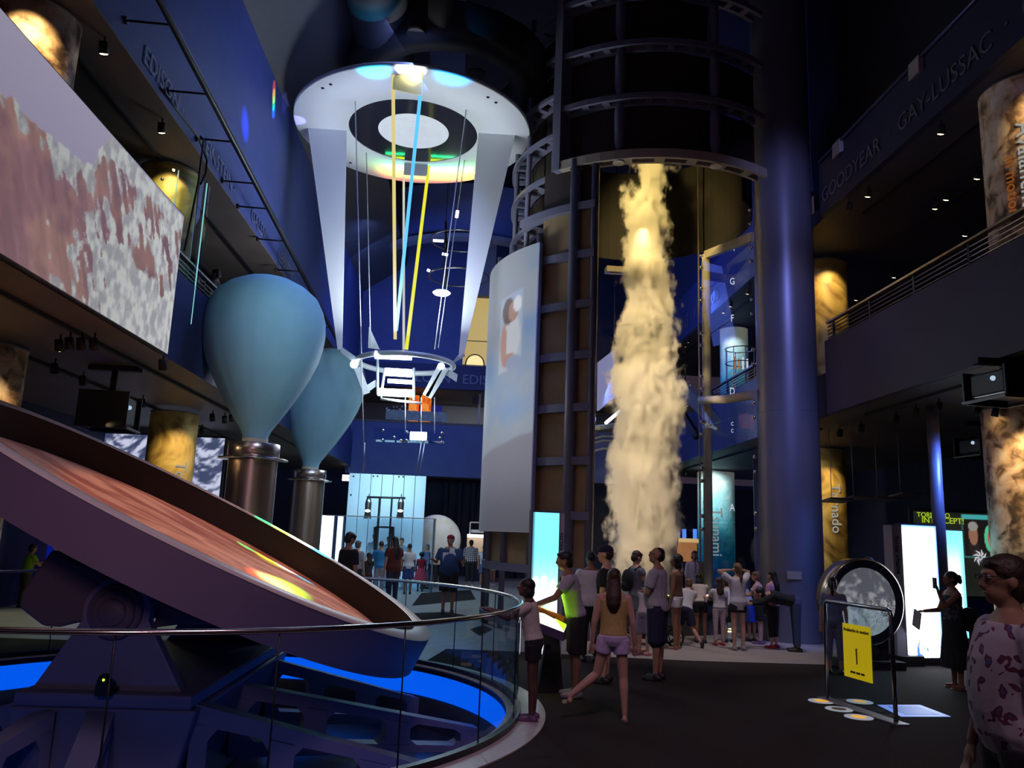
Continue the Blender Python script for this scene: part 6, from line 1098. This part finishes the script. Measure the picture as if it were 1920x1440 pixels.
person('woman with very long dark hair and maroon top seen from behind', (733, 1136), 40, top=(731, 1005), skin_='mid', hair=('long', 'black', .34), shirt=(mar, .84, .6, .035), low=('pants', nvy, 1.9), shoe=('black',), w=1.15, belly=.05, det=.015)
person('boy in white tee and blue shorts before the lit backdrop', (763, 1114), 5, top=(762, 1019), skin_='tan', hair=('buzz', 'black'), shirt=(white_t, .86, .75, .03), low=('shorts', cloth('royalnavy', (.03, .05, .20)), .95, .03), shoe=('black',), det=.016)
person('little girl in red dress before the lit backdrop', (787, 1109), 0, top=(787, 1036), skin_='dark', hair=('afro', 'black'), shirt=(cloth('red', (.50, .02, .04)), .98, .3, .015, 'bodice'), low=('skirt', cloth('red2', (.62, .05, .09)), .50, .02, .16), shoe=('black',), det=.016)
person('man in bright blue tee before the lit backdrop', (709, 1118), -4, top=(709, 1014), skin_='mid', hair=('buzz', 'brown'), shirt=(blu, .88, .75, .03), low=('pants', gry, 1.9), shoe=('white',), la=((.6, .2, -1), (.2, .8, -.5)), det=.016)
person('man in dark tee looking down behind the dish rim', (645, 1160), -50, top=(640, 997), Y=15.2, skin_='mid', hair=('short', 'black'), shirt=(blk, .88, .75, .03), low=('pants', dgr, 1.9), shoe=('black',), hp=-25, w=1.15, det=.014)
person('grey haired visitor behind the man in dark tee', (664, 1130), -30, top=(662, 1013), skin_='light', hair=('short', 'grey'), shirt=(gry, .88, .75), low=('pants', dgr, 1.9), shoe=('black',), det=.018)
person('small child in pale pink top behind the dish rim', (668, 1122), -20, top=(668, 1035), skin_='mid', hair=('bob', 'black'), shirt=(cloth('pinkish'  , (.55, .42, .45)), .95, .6), low=('pants', dgr, 1.9), shoe=('white',), det=.018)
person('dark haired girl hugging herself behind the dish rim', (686, 1128), 30, top=(686, 1036), skin_='mid', hair=('long', 'black', .12), shirt=(dgr, .92, .6), low=('pants', mar, 1.9), shoe=('black',), la=((.2, .6, -.8), (-.6, .5, .7)), ra=((.2, .6, -.8), (-.6, .5, .7)), det=.018)
for px, tp2, Hh, lab in ((697, 1000, 1.70, 'left'), (724, 1005, 1.6, 'middle'), (748, 1008, 1.62, 'right')):  # silhouettes of reflection and shadow, given shape as grey stand-in figures
    person(f'{lab} one of three grey figures standing in for silhouettes in the glass case', (px, 1098), 170, top=(px, tp2), Y=27.2, skin_='mid', hair=('short', 'brown'), shirt=(cloth('silhouette_grey', (.16, .24, .30)), .88, 1.4), low=('pants', cloth('silhouette_grey', (.16, .24, .30)), 1.9), shoe=('grey',), det=.02)
person('woman in blue head scarf and long robe by the glass case corner', (797, 1095), 120, top=(796, 1020), Y=27.6, skin_='mid', hair=('bob', 'grey'), shirt=(cloth('robe', (.05, .08, .16)), .90, 1.8, .03), low=('skirt', cloth('robe', (.05, .08, .16)), .15, .02, .06), shoe=('black',), det=.02)
# --- far left and balcony
person('boy in lime green tee and brown trousers beyond the pit', (40, 1140), -38, top=(58, 1020), skin_='mid', hair=('short', 'black'), shirt=(cloth('lime', (.16, .36, .02)), .94, .6, .03), low=('pants', cloth('khaki', (.07, .05, .035)), 1.95, .025), shoe=('black',), lean=6, la=((.2, .5, -.8), (0, 1, .2)), ra=((.2, .5, -.8), (0, 1, .2)), det=.014)
person('child in blue tee facing the boy in lime green', (92, 1134), 160, top=(82, 1017), skin_='light', hair=('short', 'brown'), shirt=(cloth('sky', (.06, .20, .42)), .92, .6), low=('pants', dgr, 1.9), shoe=('white',), det=.016)
bp_ = person('dark haired visitor standing on the left upper balcony', (405, 700), 90, H=1.6, Y=15.4, skin_='tan', hair=('short', 'black'), shirt=(dgr, .9, .7), low=('pants', dgr, 1.9), shoe=('black',), det=.018)
bp_.location = (-5.1, 15.4, 5.2)
# --- stroller
so2 = atZ(1225, 1212); st2 = thing('baby_stroller', 'black baby stroller standing behind the man with folded arms', 'stroller', (so2.x, so2.y, 0)); B_ = so2
for dx_, dy_, r_ in ((-.42, 0, .13), (-.42, .4, .13), (.38, -.05, .17), (.38, .45, .17)):
    c_ = B_ + Vector((dx_, dy_, r_)); wl_ = MB().tube([c_ + Vector((r_ * .9 * math.cos(a), 0, r_ * .9 * math.sin(a))) for a in [2 * PI * i / 24 for i in range(24)]], .02, 8, closed=True).build('wheel', black, st2); sp_ = MB()
    for i in range(5): a = i * 2 * PI / 5; sp_.tube([c_, c_ + Vector((r_ * .88 * math.cos(a), 0, r_ * .88 * math.sin(a)))], .010, 6)
    sp_.build('spokes', blackm, wl_)
MB().tube([B_ + Vector((-.42, .2, .14)), B_ + Vector((0, .2, .42)), B_ + Vector((.55, .2, 1.0))], .018, 8).tube([B_ + Vector((.38, .2, .18)), B_ + Vector((-.1, .2, .62))], .018, 8).build('frame', steel, st2)
s = MB(); s.ball(B_ + Vector((-.02, .2, .46)), (.34, .20, .15), 14, 10); s.ball(B_ + Vector((.2, .2, .70)), (.16, .2, .26), 14, 10); remesh(s.build('seat', cloth('stroller_black', (.02, .02, .022)), st2), .02)
MB().box(B_ + Vector((0, .2, .20)), (.5, .34, .16)).build('basket', blk, st2)
# --- vapour table the children lean on
vtb = thing('vapour_table', 'low dark curved counter around the foot of the vapour', 'table', (vc.x, 18.3, 0)); VC = (vc.x, 18.3, 0)
MB().arc(VC, 1.5, 1.95, .70, .78, rad(-125), rad(-35), 24).build('top', mat('table_dark', (.10, .08, .07), .3), vtb); MB().arc(VC, 1.6, 1.8, 0, .70, rad(-122), rad(-38), 24).build('base', mat('table_base', (.05, .045, .05), .5), vtb)
for k_, (a0_, a1_, nm_, c_) in enumerate(((-100, -88, 'lime', (.7, .9, .05)), (-80, -70, 'lime', (.7, .9, .05)), (-58, -46, 'pink', (.95, .5, .45)))): MB().arc(VC, 1.62, 1.88, .785, .80, rad(a0_), rad(a1_), 8).build('lit_panel', emis(nm_ + '_lit', c_, 1.6), vtb, label=f'glowing {nm_} panel')
q = atZ(1466, 1205); tb2 = thing('column_console', 'dark boxy console with lime lit top beside the bending woman', 'console', (q.x, q.y, 0)); MB().box(q + Vector((0, .3, .40)), (.55, .5, .8)).build('box', mat('console_box', (.06, .05, .055), .5), tb2, bev=.02); MB().box(q + Vector((0, .3, .83)), (.45, .4, .03)).build('lit_top', emis('lime_soft', (.45, .6, .08), .9), tb2)
q = atZ(1415, 1190); tb3 = thing('laptop_stand', 'blue grey slanted display box behind the pink tee child', 'display', (q.x, q.y, 0)); MB().box(q + Vector((0, .5, .45)), (.4, .4, .9)).build('pedestal', mat('ped_blue', (.10, .11, .18), .5), tb3); MB().box(q + Vector((.02, .45, 1.05)), (.55, .08, .32), Matrix.Rotation(-.4, 3, 'X')).build('display', mat('disp_back', (.13, .14, .20), .4), tb3)
for px, py, lb in ((1280, 1187, 'leftmost'), (1332, 1187, 'second from left'), (1363, 1184, 'third from left'), (1378, 1180, 'rightmost')): q = atZ(px, py, .006); MB().cyl((q.x, q.y, .006), .15, 0, .006, 24).build('floor_light', emis('cream_floor_light', (1, .85, .5), 1.3), None, lb + ' round cream light set in the floor before the vapour', 'floor light', 'floor lights under the vapour')
